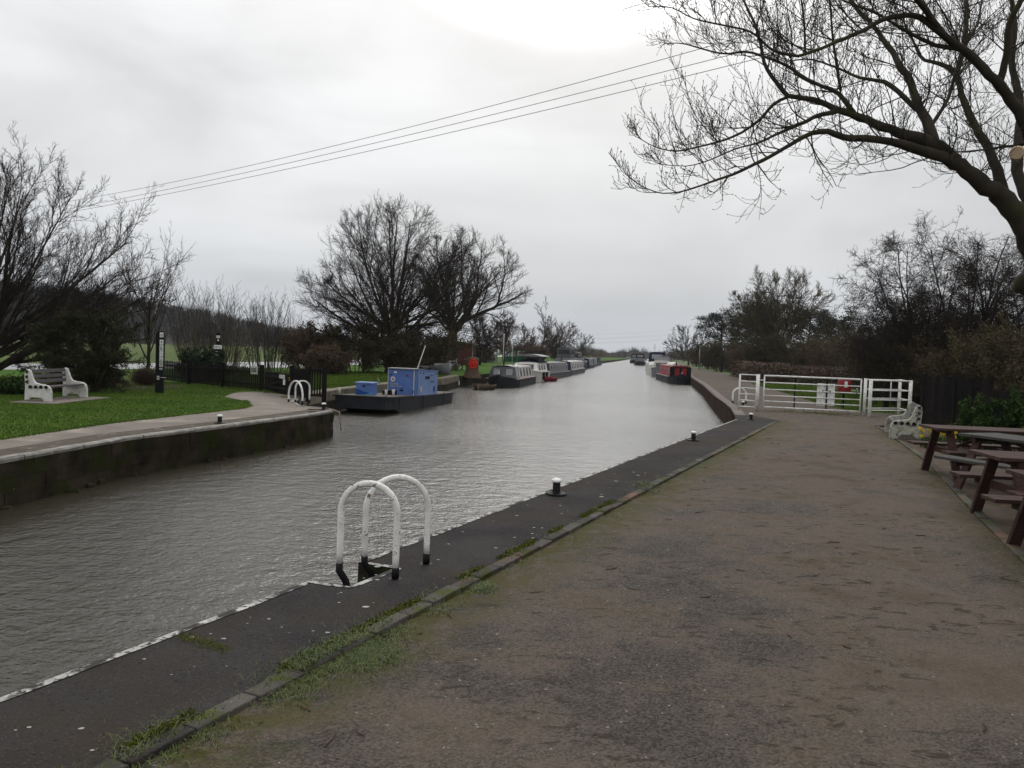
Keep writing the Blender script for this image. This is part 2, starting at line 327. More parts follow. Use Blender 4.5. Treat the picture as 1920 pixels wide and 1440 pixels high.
def path_sheet():
    ys = np.r_[np.arange(-8, 2, 1.0), np.arange(2, 22.01, .16)]; nu = 46
    k = interp(KL, ys)+.05; r = interp(RK, ys); u = np.linspace(0, 1, nu)[None, :]
    X = k[:, None]*(1-u)+r[:, None]*u; Y = np.repeat(ys[:, None], nu, 1)
    d1 = (X-k[:, None])*.91; d2 = (r[:, None]-X)*.93
    Z = .004+.012*np.sin(X*.9+1)*np.sin(Y*.45)*np.clip(d1*2, 0, 1)*np.clip(d2*2, 0, 1)
    Z = Z+zpath(X, Y)
    moss = np.clip(1-d1/.6, 0, 1)+.6*np.clip(1-d2/.4, 0, 1)
    V = np.c_[X.ravel(), Y.ravel(), Z.ravel()]; ny = len(ys); i = np.arange((ny-1)*nu).reshape(ny-1, nu)[:, :-1].ravel()
    me = npmesh('towpath', V, np.c_[i, i+1, i+nu+1, i+nu]); at2 = me.attributes.new('tar', 'FLOAT', 'POINT'); at2.data.foreach_set('value', (np.exp(-((d1-1.2)/1.3)**2)*np.clip((11-Y)/5, 0, 1)-.35*np.clip((Y-9)/6, 0, 1)).ravel().astype(np.float32)); a = me.attributes.new('moss', 'FLOAT', 'POINT'); a.data.foreach_set('value', np.clip(moss, 0, 1).ravel().astype(np.float32))
    me.polygons.foreach_set('use_smooth', [True]*len(me.polygons)); link('towpath', me, 'path')['kind'] = 'structure'
def zpath(x, y):
    return -.022*np.exp(-np.maximum(x-interp(KL, y), 0)*.91/.7)*np.clip((21-y)/3, 0, 1)
path_sheet()
far_r = [G(1600, 772), G(1530, 752), G(1440, 721), G(1345, 698)]
flat('towpath_beyond_gate', [(EX(22)+1.14+.07, 22), (9.9, 21.8), (11.7, 22.4), (14.5, 25.5), (14.4, 27.4), *[(p.x, p.y) for p in far_r], (30, 128), (56.5, 322), (55.9, 322), (34.9, 165), (23.9, 110), (16.5, 74.9), (11.95, 50.2), (8.85, 34.67), (7.6, 27.34), (7.0, 24.2), (6.9, 22.6)], -.002, 'path')
M['coping'] = mat('dark_quay_tarmac', (.052, .049, .048), (.032, .030, .030), 1.3, .95, .9, 70, spec=.04, layers=(((.095, .088, .082), 85, .58, .66), ((.014, .013, .013), 45, .58, .68), ((.052, .042, .033), .8, .5, .7)), bdetail=6)
kl = lambda y: float(interp(KL, y))
flat('quay_coping', [*[p for p in REdge[:9]], (7.25, 24.1), (kl(22)+.2, 22.05), (kl(22)+.07, 22), (kl(12), 12), (kl(3), 3), (kl(-8), -8)], .004, 'coping')
M['quaywall'] = mat('quay_wall', (.034, .028, .022), (.015, .013, .011), 2.0, .8, .8, 9, coords='Object', layers=(((.035, .045, .014), 3, .5, .68),))
def wall(name, P, z0, z1, m, step=1.0):
    Q, s = resample(P, step); return ribbon(name, np.c_[Q, np.full(len(Q), z1)], np.c_[Q, np.full(len(Q), z0)], m)
wall('quay_wall', REdge[:9], -1.6, .002, 'quaywall')
# worn white line along the lip
M['wornwhite'] = mat('worn_white_line', (.46, .46, .43), (.26, .255, .24), 9, .8, .4, 40, layers=(((.04, .037, .036), 5, .50, .56), ((.04, .037, .036), 26, .52, .60)))
def lip(name, P, w, z, m, h=.0):
    Q, s = resample(P, .25); T = np.gradient(Q, axis=0); T /= np.linalg.norm(T, axis=1)[:, None]; Nn = np.c_[T[:, 1], -T[:, 0]]
    jit = w*(1+.25*rng.standard_normal(len(Q))*.6)[:, None]
    return ribbon(name, np.c_[Q+Nn*-.004, np.full(len(Q), z)], np.c_[Q+Nn*jit, np.full(len(Q), z)], m)
lip('white_edge_line', REdge[:8], .045, .009, 'wornwhite')
# piled bank beyond the corner
M['piling'] = mat('rusty_piling', (.055, .034, .026), (.03, .02, .017), 1.5, .8, .4, 8)
def piling(name, P, z0, z1, m):
    Q, s = resample(P, .2); T = np.gradient(Q, axis=0); T /= np.linalg.norm(T, axis=1)[:, None]; Nn = np.c_[-T[:, 1], T[:, 0]]
    off = np.array([0, .1, .1, 0])[np.arange(len(Q)) % 4][:, None]; Q = Q+Nn*off
    return ribbon(name, np.c_[Q, np.full(len(Q), z1)], np.c_[Q, np.full(len(Q), z0)], m)
piling('sheet_piling', REdge[8:14], -1.6, -.03, 'piling'); wall('far_quay_wall', REdge[13:], -1.6, -.01, 'quaywall', 20)
M['capping'] = mat('concrete_capping', (.17, .145, .13), (.10, .088, .08), 2, .9, .4, 20)
def offset(P, d):
    Q, s = resample(P, 2.0); T = np.gradient(Q, axis=0); T /= np.linalg.norm(T, axis=1)[:, None]; return Q, Q+np.c_[T[:, 1], -T[:, 0]]*d
a_, b_ = offset(REdge[8:15], .32); a0_, _ = offset(REdge[8:15], 0)
ribbon('bank_capping', np.c_[a_, np.full(len(a_), .006)], np.c_[b_, np.full(len(b_), .006)], 'capping')
# kerb stones between coping and path: one row of separate setts
def kerb_row(name, P, w, m, zt=.014, ln=.42):
    Q, s = resample(P, .05); L = s[-1]; b = MB(); d = 0
    while d < L-.3:
        l = ln*random.uniform(.8, 1.15); x0, x1 = (np.interp(d+.006, s, Q[:, 0]), np.interp(d+l-.006, s, Q[:, 0])); y0, y1 = (np.interp(d+.006, s, Q[:, 1]), np.interp(d+l-.006, s, Q[:, 1]))
        a = math.atan2(y1-y0, x1-x0); h = zt+random.uniform(-.006, .006)
        b.box(((x0+x1)/2, (y0+y1)/2, h-.05), (math.hypot(x1-x0, y1-y0), w*random.uniform(.93, 1.05), .1), a+random.uniform(-.012, .012), random.uniform(-.01, .01), random.uniform(-.015, .015)); d += l
    o = b.build(name, m, bevel=.008); o['kind'] = 'structure'; return o
M['kerb'] = mat('kerb_stone', (.075, .067, .060), (.045, .041, .038), 4, .85, .5, 40, island=.35, layers=(((.105, .062, .045), .6, .52, .60), ((.15, .14, .13), 60, .60, .70), ((.045, .052, .012), 5, .50, .60)))
kerb_row('kerb', [(kl(y), y) for y in (-4, 3, 8, 12, 17, 21.9)], .105, 'kerb', ln=.34)
kerb_row('edging_kerb', [(float(interp(RK, y))+.06, y) for y in (-3, 3, 6.7, 8.8, 13.6, 19, 21.4)], .10, 'kerb', .028, .9)
M['dirt'] = mat('brick_dirt', (.085, .060, .046), (.045, .036, .028), 1.6, .9, .6, 40, layers=(((.05, .055, .02), 2.2, .52, .66), ((.11, .065, .048), 5, .55, .62)))
flat('seating_ground', [(float(interp(RK, y))+.1, y) for y in (-3, 3, 6.7, 8.8, 13.6, 19, 21.4)]+[(12.2, 22.2), (14.4, 18.5), (14, 10), (13, -3)], -.002, 'dirt')
# ---- left quay
M['tan'] = mat('tan_concrete', (.205, .180, .155), (.150, .132, .115), 1.2, .9, .4, 50, layers=(((.28, .25, .21), .9, .55, .7), ((.10, .085, .07), 5, .6, .75)))
M['slab'] = mat('quay_slabs', (.10, .083, .068), (.062, .052, .043), 2.2, .9, .5, 30, layers=(((.20, .18, .15), 3, .58, .7), ((.05, .055, .02), 4, .55, .7)))
PL = [(-8.6, -8), (-8.1, 6), (-7.87, 12.29), (-7.65, 15.11), (-6.98, 18.07), (-6.62, 19.7), (-6.7, 20.4), (-7.43, 22.3), (-8.45, 23.5), (-8.9, 25.5), (-8.54, 27.0), (-7.0, 25.3), (-6.5, 24.6)]
flat('left_quay_path', [*LEdge[:11], *PL[::-1]], .007, 'tan')
def insetline(P, d):
    Q, s = resample(P, .5); T = np.gradient(Q, axis=0); T /= np.linalg.norm(T, axis=1)[:, None]; return Q, Q+np.c_[-T[:, 1], T[:, 0]]*d
a_, b_ = insetline(LEdge[:8], .62)
ribbon('left_quay_slabs', np.c_[a_, np.full(len(a_), .012)], np.c_[b_, np.full(len(b_), .012)], 'slab')
M['stonewall'] = mat('stone_wall', (.046, .037, .026), (.016, .013, .010), 2.2, .9, 1.0, 9, spec=.03, island=.12, layers=(((.022, .028, .008), 1.7, .48, .60), ((.13, .12, .10), 11, .70, .76)))
b = MB()   # coursed blocks of the left lock wall, each course a little in or out
Q, s = resample(LEdge[:11], .05)
for ci, (z1, z0) in enumerate(((-.045, -.27), (-.272, -.46), (-.462, -.66), (-.662, -1.05))):
    d = -.3*ci
    while d < s[-1]:
        l = random.uniform(.3, 1.0); q0, q1 = max(d, 0), min(d+l-.003, s[-1])
        if q1-q0 > .1:
            p0 = Vector((np.interp(q0, s, Q[:, 0]), np.interp(q0, s, Q[:, 1]), 0)); p1 = Vector((np.interp(q1, s, Q[:, 0]), np.interp(q1, s, Q[:, 1]), 0))
            dd = (p1-p0).normalized(); nn = Vector((-dd.y, dd.x, 0)); c = (p0+p1)/2+nn*(.19+random.uniform(-.010, .006)); c.z = (z0+z1)/2
            b.box(c, ((p1-p0).length, .4, z1-z0), math.atan2(dd.y, dd.x))
        d += l
o = b.build('left_lock_wall', 'stonewall', bevel=.004); o['kind'] = 'structure'
M['whitecoping'] = mat('whitewashed_coping', (.30, .29, .265), (.19, .18, .16), 4, .85, .5, 30, island=.12, layers=(((.16, .15, .13), 9, .54, .66), ((.10, .09, .07), 2.0, .60, .70)))
b = MB(); d = 0
while d < s[-1]-.2:
    l = random.uniform(1.0, 1.6); q1 = min(d+l-.02, s[-1]); xs = np.linspace(d, q1, 5); rings = []
    w = .085+random.uniform(-.01, .012); zt = .022+random.uniform(-.006, .006)
    for t in xs:
        p = Vector((np.interp(t, s, Q[:, 0]), np.interp(t, s, Q[:, 1]), 0)); e = .1; p2 = Vector((np.interp(t+e, s, Q[:, 0]), np.interp(t+e, s, Q[:, 1]), 0)); p1 = Vector((np.interp(t-e, s, Q[:, 0]), np.interp(t-e, s, Q[:, 1]), 0))
        dd = (p2-p1).normalized(); nn = Vector((-dd.y, dd.x, 0)); j = random.uniform(-.008, .008)
        rings.append([p-nn*.02+Vector((0, 0, -.05)), p-nn*(.03+j)+Vector((0, 0, -.01)), p-nn*.012+Vector((0, 0, zt-.006)), p+nn*.03+Vector((0, 0, zt)), p+nn*(w+j)+Vector((0, 0, zt)), p+nn*w+Vector((0, 0, -.05))])
    b.loft(rings, smooth=False); d += l
o = b.build('left_coping', 'whitecoping'); o['kind'] = 'structure'
# wharf further along the left bank
a_, b_ = insetline(LEdge[10:15], .55)
M['wharf'] = mat('wharf_stone', (.19, .165, .13), (.12, .105, .08), 1.4, .9, .6, 12, layers=(((.07, .075, .03), 2.5, .52, .66),))
b = MB(); b.loft([[Vector((*q, -.28)), Vector((*q, .06)), Vector((*r, .06)), Vector((*r, -.28))] for q, r in zip(a_, b_)], smooth=False); b.build('wharf_coping', 'wharf')['kind'] = 'structure'
wall('wharf_wall', [(x-.02 if i else x, y) for i, (x, y) in enumerate(LEdge[10:15])], -1.6, -.2, 'quaywall'); wall('left_far_bank', LEdge[14:], -1.6, 0, 'quaywall', 10)
# ---- water
def water_material(name, sc=1.0, base=(.034, .030, .020), dist=.038, ior=1.36, rough=.19):
    m = bpy.data.materials.new(name); m.use_nodes = True; t = m.node_tree; n = t.nodes; l = t.links; b = n['Principled BSDF']
    b.inputs['Base Color'].default_value = (*base, 1); b.inputs['Roughness'].default_value = rough; b.inputs['IOR'].default_value = ior
    co = n.new('ShaderNodeTexCoord').outputs['Object']
    mpn = n.new('ShaderNodeMapping'); mpn.inputs['Rotation'].default_value = (0, 0, .35); mpn.inputs['Scale'].default_value = (.95, 1.1, 1); l.new(co, mpn.inputs[0])
    hs = []
    for s_, w_, dt in ((3.6*sc, .75, 2), (14*sc, .38, 3), (34*sc, .17, 3)):
        a = n.new('ShaderNodeTexNoise'); a.inputs['Scale'].default_value = s_; a.inputs['Detail'].default_value = dt; a.inputs['Distortion'].default_value = .25; l.new(mpn.outputs[0], a.inputs['Vector'])
        q = n.new('ShaderNodeMath'); q.operation = 'MULTIPLY'; l.new(a.outputs['Fac'], q.inputs[0]); q.inputs[1].default_value = w_; hs.append(q.outputs[0])
    ad = n.new('ShaderNodeMath'); l.new(hs[0], ad.inputs[0]); l.new(hs[1], ad.inputs[1]); a2 = n.new('ShaderNodeMath'); l.new(ad.outputs[0], a2.inputs[0]); l.new(hs[2], a2.inputs[1])
    cm = n.new('ShaderNodeTexNoise'); cm.inputs['Scale'].default_value = .16; cm.inputs['Detail'].default_value = 3; l.new(co, cm.inputs['Vector'])
    cr_ = n.new('ShaderNodeMapRange'); cr_.inputs[1].default_value = .38; cr_.inputs[2].default_value = .6; cr_.inputs[3].default_value = .86; cr_.inputs[4].default_value = 1.14; l.new(cm.outputs['Fac'], cr_.inputs[0])
    bp = n.new('ShaderNodeBump'); l.new(cr_.outputs[0], bp.inputs['Strength']); bp.inputs['Distance'].default_value = dist; l.new(a2.outputs[0], bp.inputs['Height']); l.new(bp.outputs[0], b.inputs['Normal'])
    return m
M['water'] = water_material('canal_water'); M['riverwater'] = water_material('river_water', .5, (.1, .1, .1), .02, 1.9, .28)
flat('canal_water', [(REdge[0][0]+3, -30), (REdge[0][0]+.5, -8)]+[(x+.6, y) for x, y in REdge[1:]]+[(x-.6, y) for x, y in LEdge[::-1]]+[(-8, -30)], WZ, 'water')
# ---- river, meadow, hill beyond the left bank
NB = [(x-2.2, y) for x, y in BL]
FB = [(-95, -8), (-78, 20), (-56, 46), (-39.5, 78), (-34.7, 102), (-30.6, 124), (-29, 150), (-28, 165), (-27, 180), (-25, 240), (-14, 400), (30, 900)]
ribbon('river_bank', [(x, y, 0) for x, y in BL], [(x, y, -1.3) for x, y in NB], 'verge')
ribbon('river', [(x+1.5, y, -1.0) for x, y in NB], [(x-2, y, -1.0) for x, y in FB], 'riverwater')
ribbon('far_river_bank', [(x, y, -1.3) for x, y in FB], [(x-2.5, y, -.65) for x, y in FB], 'verge')
ribbon('meadow', [(x-2.5, y, -.65) for x, y in FB], [(-900, y, -.65+.0) for x, y in FB], 'meadow')
M['hill'] = mat('hill_scrub', (.030, .026, .024), (.022, .02, .018), .03, .95, spec=.05)
def hill_h(px):   # crest height in photo pixels above the eye line
    return np.interp(px, [-700, -300, 0, 110, 200, 300, 400, 450, 500, 560, 640, 760], [60, 95, 92, 88, 78, 62, 50, 42, 30, 24, 10, 0])
def hz(X, Y):
    px = 960+1500*X/Y; D0 = 330+np.clip((px-300)*.5, 0, 200); t = np.clip((Y-D0)/150, 0, 1); t = t*t*(3-2*t)
    return -.8+t*(hill_h(px)/1500*(D0+150)+.8+1.65-6)-.1*(t <= 0)
def hill():
    ny, nx = 30, 90; V = []
    for j in range(ny):
        for i in range(nx):
            px = -700+i*1480/(nx-1); D = 322+j*(430)/(ny-1); X = (px-960)/1500*D; V.append((X, D, float(hz(np.array(X), np.array(D)))))
    i = np.arange((ny-1)*nx).reshape(ny-1, nx)[:, :-1].ravel(); me = npmesh('hill', np.array(V), np.c_[i, i+1, i+nx+1, i+nx])
    me.polygons.foreach_set('use_smooth', [True]*len(me.polygons)); link('hill', me, 'hill')['kind'] = 'structure'
hill()

# ------------------------------------------------------------------ trees
def nrm(v): return v/np.maximum(np.linalg.norm(v, axis=-1, keepdims=True), 1e-9)
def grow(P0, D0, L, R, k, wander=.25, up=.1, tip=.4, env=None):
    """polylines grown step by step, all at once; returns P (n,k,3), R (n,k)"""
    n = len(P0); D = nrm(D0)
    if env is not None:
        c, r = np.array(env[0]), np.array(env[1]); sc = np.full(n, .12)
        for f in (.12, .25, .4, .55, .7, .85, 1.0):
            q = np.linalg.norm((P0+(D+np.array([0, 0, up*1.2]))*(L*f)[:, None]-c)/r, axis=1); sc = np.where(q < 1+rng.normal(0, .05, n), f, sc)
        L = L*sc
    P = np.empty((n, k, 3)); P[:, 0] = P0; W_ = rng.normal(0, 1, (n, 3))*wander
    for i in range(1, k):
        W_ = W_*.5+rng.normal(0, 1, (n, 3))*wander*.6; D = nrm(D+W_/k*3+np.array([0, 0, up])/k*3); P[:, i] = P[:, i-1]+D*(L/(k-1))[:, None]
    t = np.linspace(0, 1, k)[None, :]; return P, R[:, None]*(1-t*(1-tip))
def sprout(par, n, tlo=.2, thi=1, ang=(30, 60), lr=.5, shrink=.4, rr=.6, rmin=.003, k=4, wander=.25, up=.1, tip=.45, env=None, lmin=0, bias=None):
    P, R = par; m, kk = R.shape; L = np.linalg.norm(np.diff(P, axis=1), axis=2).sum(1)
    t = tlo+(thi-tlo)*(np.arange(n)[None, :]+rng.random((m, n)))/n; x = t*(kk-1)*.9999; i = np.floor(x).astype(int); f = (x-i)[..., None]; a = np.arange(m)[:, None]
    p = P[a, i]*(1-f)+P[a, i+1]*f; T = nrm(P[a, i+1]-P[a, i]); r = R[a, i]*(1-f[..., 0])+R[a, i+1]*f[..., 0]
    q = rng.normal(0, 1, (m, n, 3))
    if bias is not None: q += np.array(bias)
    q = nrm(q-T*(q*T).sum(-1, keepdims=True)); an = np.radians(rng.uniform(ang[0], ang[1], (m, n)))[..., None]
    D = T*np.cos(an)+q*np.sin(an); LL = np.maximum(L[:, None]*lr*(1-shrink*t)*rng.uniform(.6, 1.25, (m, n)), lmin)
    RR = np.maximum(r*rr*rng.uniform(.7, 1.1, (m, n)), rmin)
    return grow(p.reshape(-1, 3), D.reshape(-1, 3), LL.ravel(), RR.ravel(), k, wander, up, tip, env)
def tubes(parts):
    """[(P,R,sides)] -> V, F (quads)"""
    Vs, Fs, off = [], [], 0
    for P, R, s in parts:
        n, k = R.shape; T = nrm(np.gradient(P, axis=1)); ref = nrm(np.cross(T[:, :1], rng.normal(0, 1, (n, 1, 3)))); ref = np.repeat(ref, k, 1)
        ref = nrm(ref-T*(ref*T).sum(-1, keepdims=True)); y = np.cross(T, ref); a = 2*np.pi*np.arange(s)/s
        V = P[:, :, None]+(ref[:, :, None]*np.cos(a)[None, None, :, None]+y[:, :, None]*np.sin(a)[None, None, :, None])*R[:, :, None, None]
        b = np.arange(n)[:, None, None]*k*s+np.arange(k-1)[None, :, None]*s; j = np.arange(s)[None, None, :]; j2 = (j+1) % s
        Fs.append(np.stack([b+j, b+j2, b+s+j2, b+s+j], -1).reshape(-1, 4)+off); Vs.append(V.reshape(-1, 3)); off += n*k*s
    return np.concatenate(Vs), np.concatenate(Fs)
def tube_obj(name, parts, m, parent):
    V, F = tubes(parts); me = npmesh(name, V, F); me.polygons.foreach_set('use_smooth', np.ones(len(F), dtype=bool)); return link(name, me, m, parent)
def leafquads(C, size, asp=2.0, spread=.0, droop=0, flatten=1):
    n = len(C); C = C+rng.normal(0, 1, (n, 3))*spread; a = rng.normal(0, 1, (n, 3)); a[:, 2] -= droop; a = nrm(a); b = nrm(np.cross(a, rng.normal(0, 1, (n, 3)))); a = a*np.array([1, 1, flatten]); b = b*np.array([1, 1, flatten]); s = (size*rng.uniform(.6, 1.3, n))[:, None]
    V = np.stack([C-a*s*asp/2, C+b*s/2, C+a*s*asp/2, C-b*s/2], 1).reshape(-1, 3); return V, np.arange(4*n).reshape(n, 4)
def along(par, n):
    P, R = par; m, k = R.shape; i = rng.integers(0, m, n); t = rng.random(n)*(k-1)*.999; j = t.astype(int); f = (t-j)[:, None]; return P[i, j]*(1-f)+P[i, j+1]*f
def leaf_obj(name, C, size, m, parent, asp=2., spread=0, droop=0):
    V, F = leafquads(C, size, asp, spread, droop); return link(name, npmesh(name, V, F), m, parent)
def stems(n, r, lean, h, R, k=7, wander=.12, up=.35, tip=.35, base=None, spread=None, env=None):
    a = rng.uniform(0, 2*np.pi, n); rad = r*np.sqrt(rng.random(n)); P0 = np.c_[rad*np.cos(a), rad*np.sin(a), np.zeros(n)-.05]
    le = np.tan(np.radians(rng.uniform(lean[0], lean[1], n))); D = np.c_[np.cos(a)*le, np.sin(a)*le, np.ones(n)]
    return grow(P0, D, np.full(n, h)*rng.uniform(.75, 1.05, n), np.full(n, R)*rng.uniform(.7, 1.1, n), k, wander, up, tip, env)
def broad_tree(name, label, loc, h, w, trunk_h, R, mt, mb='bark', limbs=11, seed=1, group=None, twr=.006, dens=1.0, lean=(0, 0), cat='tree', low=.12, up=.10, cz=.34, env=None, arms=(), tlo=.45, ang=(5, 92)):
    """rounded bare crown: trunk, limbs, branches, two orders of twigs"""
    global rng
    rng = np.random.default_rng(seed); t = thing(name, label, cat, loc, 0, group); env = env or ((lean[0], lean[1], h*cz), (w/2, w/2, h*(1-cz)+.02*h))
    tr = grow(np.array([[0, 0, -.1]]), np.array([[lean[0]*.04, lean[1]*.06, 1]]), np.array([trunk_h]), np.array([R]), 8, .05, 0, .72); tr[1][0, 0] *= 1.25
    env2 = (env[0], (env[1][0]*1.04, env[1][1]*1.04, env[1][2]*1.05)); d = int
    l1 = sprout(tr, limbs, tlo, 1, ang, h/trunk_h*.92, .0, .42, .02, 11, .11, up*.7, .2, env)
    for pts, r_0 in arms:
        A_ = np.array(pts, float); L_ = np.r_[0, np.cumsum(np.linalg.norm(np.diff(A_, axis=0), axis=1))]; u_ = np.linspace(0, L_[-1], 11); Q_ = np.stack([np.interp(u_, L_, A_[:, j]) for j in range(3)], 1)
        Q_[1:-1] = (Q_[:-2]+2*Q_[1:-1]+Q_[2:])/4+rng.normal(0, .05, (9, 3)); l1 = (np.concatenate([l1[0], Q_[None]]), np.concatenate([l1[1], (r_0*np.linspace(1, .2, 11))[None]]))
    l2 = sprout(l1, 9, low, 1, (18, 48), .55, .35, .5, .012, 8, .14, up*.9, .25, env)
    l3 = sprout(l2, d(8*dens), .08, 1, (20, 48), .45, .3, .55, twr*1.5, 5, .16, up*.8, .4, env2)
    l4 = sprout(l3, d(6*dens), .05, 1, (20, 50), .5, .3, .6, twr, 4, .2, up*.8, .5, None, .28)
    l5 = sprout(l4, 2, .1, 1, (20, 50), .5, .3, .7, twr*.75, 3, .2, up, .6, None, .15)
    tube_obj('trunk', [(*tr, 10), (*l1, 7)], mb, t); tube_obj('crown', [(*l2, 5), (*l3, 4), (*l4, 3), (*l5, 3)], mt, t); t['_l'] = 0; del t['_l']
    return t, (l1, l2, l3, l4, l5)
def bush(name, label, loc, h, w, mt, seed=1, n=16, group=None, twr=.006, leaves=0, lm='dead', lsize=.06, cat='bush', lean=(4, 42), dens=1.0):
    global rng
    rng = np.random.default_rng(seed); t = thing(name, label, cat, loc, 0, group); env = ((0, 0, h*.35), (w/2, w/2, h*.66))
    s1 = stems(n, w*.16, lean, h*1.0, .03, 7, .2, .25, .3, env=env)
    s2 = sprout(s1, 7, .1, 1, (20, 60), .5, .4, .6, twr*1.4, 5, .3, .15, .4, env)
    s3 = sprout(s2, int(8*dens), .05, 1, (25, 65), .5, .3, .6, twr, 4, .35, .12, .5, None, .3)
    s4 = sprout(s3, 4, .1, 1, (25, 60), .55, .3, .7, twr*.8, 3, .3, .1, .6, None, .15)
    tube_obj('stems', [(*s1, 6), (*s2, 4)], 'bark', t); tube_obj('twigs', [(*s3, 3), (*s4, 3)], mt, t)
    if leaves: leaf_obj('foliage', along(s4, leaves), lsize, lm, t, 2.0, lsize*1.2)
    return t
def copytree(t, label, loc, rz, sc=1.0, scz=None):
    c = dup(t); c.location = loc; c.rotation_euler = (0, 0, rz); c.scale = (sc, sc, scz or sc); c['label'] = label; return c

# the old tree arching over the path, limbs laid out one by one (photo tracing, each with its own distance)
def Z1(x, y): return 1160+x*.3958, y*.3958
ash = thing('ash_tree', 'large bare tree whose heavy mossy limbs arch out over the gravel path and canal', 'tree', (0, 0, 0))
LIMBS = [
 ([(2080, 2250), (2075, 1900), (2055, 1600), (2010, 1330), (1940, 1090), (1868, 985), (1790, 915), (1700, 845), (1600, 775), (1520, 738), (1400, 700), (1290, 670), (1200, 655), (1080, 660), (1020, 632), (950, 617), (860, 655), (760, 720), (650, 775), (560, 820), (430, 865), (300, 910), (200, 920), (100, 880), (40, 830)],
  [190, 160, 148, 132, 116, 104, 94, 84, 70, 56, 48, 40, 36, 33, 31, 28, 23, 19, 17, 15, 11, 8, 6, 5, 4], 11.2, 9.6),
 ([(1600, 775), (1500, 685), (1440, 662), (1300, 622), (1200, 580), (1110, 540), (1030, 520), (960, 480), (880, 465), (800, 460), (740, 380), (690, 320), (680, 230), (650, 120), (600, 20), (560, -80)], [78, 72, 62, 48, 42, 38, 32, 28, 26, 24, 21, 18, 16, 13, 10, 6], None, 11.4),
 ([(800, 460), (730, 490), (680, 560), (600, 620), (520, 660), (400, 690), (280, 720), (170, 700), (90, 650)], [18, 16, 14, 13, 11, 9, 7, 5, 4], None, 11.8),
 ([(1110, 540), (1040, 430), (960, 410), (860, 360), (800, 310), (700, 270), (600, 240), (520, 260), (420, 240), (300, 200), (240, 205)], [28, 22, 19, 17, 15, 13, 11, 9, 8, 6, 4], None, 12.6),
 ([(1500, 685), (1470, 600), (1430, 520), (1400, 450), (1390, 390), (1330, 300), (1280, 220), (1200, 110), (1120, 40), (1060, -60)], [58, 52, 46, 42, 38, 32, 28, 22, 18, 14], None, 13),
 ([(1410, 520), (1340, 450), (1260, 380), (1150, 375), (1080, 340), (980, 300), (900, 275), (800, 290)], [28, 26, 22, 17, 13, 10, 8, 5], None, 12.4),
 ([(1840, 960), (1800, 820), (1750, 700), (1700, 620), (1640, 500), (1612, 400), (1600, 340), (1540, 300), (1430, 290), (1400, 200), (1360, 120)], [62, 52, 44, 38, 33, 30, 27, 21, 16, 12, 8], None, 12.8),
 ([(1605, 345), (1640, 200), (1650, 60), (1640, -80)], [26, 24, 22, 18], None, 13.4),
 ([(2060, 1250), (1990, 800), (1950, 640), (1880, 500), (1800, 400), (1700, 290), (1620, 230), (1540, 170), (1440, 80), (1350, 70), (1250, 90), (1150, 150), (1050, 190), (960, 230), (850, 270), (720, 240), (640, 150), (500, 120), (350, 90), (250, 30), (140, 30)], [110, 90, 66, 56, 50, 44, 40, 36, 30, 26, 24, 21, 19, 17, 15, 13, 11, 9, 7, 5, 4], 11.0, 8.8),
 ([(1540, 170), (1440, 30), (1350, -80)], [34, 30, 26], None, 9.6),
 ([(1800, 420), (1840, 250), (1850, 100), (1920, -20), (1960, -120)], [38, 34, 30, 26, 22], None, 10),
 ([(1620, 230), (1500, 220), (1400, 170), (1300, 110), (1200, 50), (1100, 20), (1000, -30)], [26, 22, 19, 16, 13, 11, 8], None, 10.6),
 ([(1990, 660), (1920, 690), (1850, 690), (1720, 712), (1600, 720)], [22, 17, 13, 9, 5], 10.8, 10.5),
 ([(2030, 1180), (1920, 900), (1880, 780), (1900, 640), (1905, 480), (1860, 300), (1880, 100), (1850, -60)], [80, 62, 54, 50, 42, 34, 26, 20], 11.6, 13.2),
 ([(1050, 430), (1030, 300), (1010, 150), (1000, -30)], [13, 12, 10, 8], None, 11), ([(885, 250), (880, 100), (860, -30)], [12, 10, 8], None, 9.4),
 ([(1475, 600), (1560, 480), (1620, 250), (1700, 120), (1730, -40)], [22, 17, 14, 11, 8], None, 13.5),
 ([(1040, 525), (950, 545), (830, 600), (740, 640), (660, 680), (560, 700), (430, 760), (330, 790), (200, 780)], [30, 22, 17, 13, 10, 8, 6, 5, 3], None, 10.0),
]
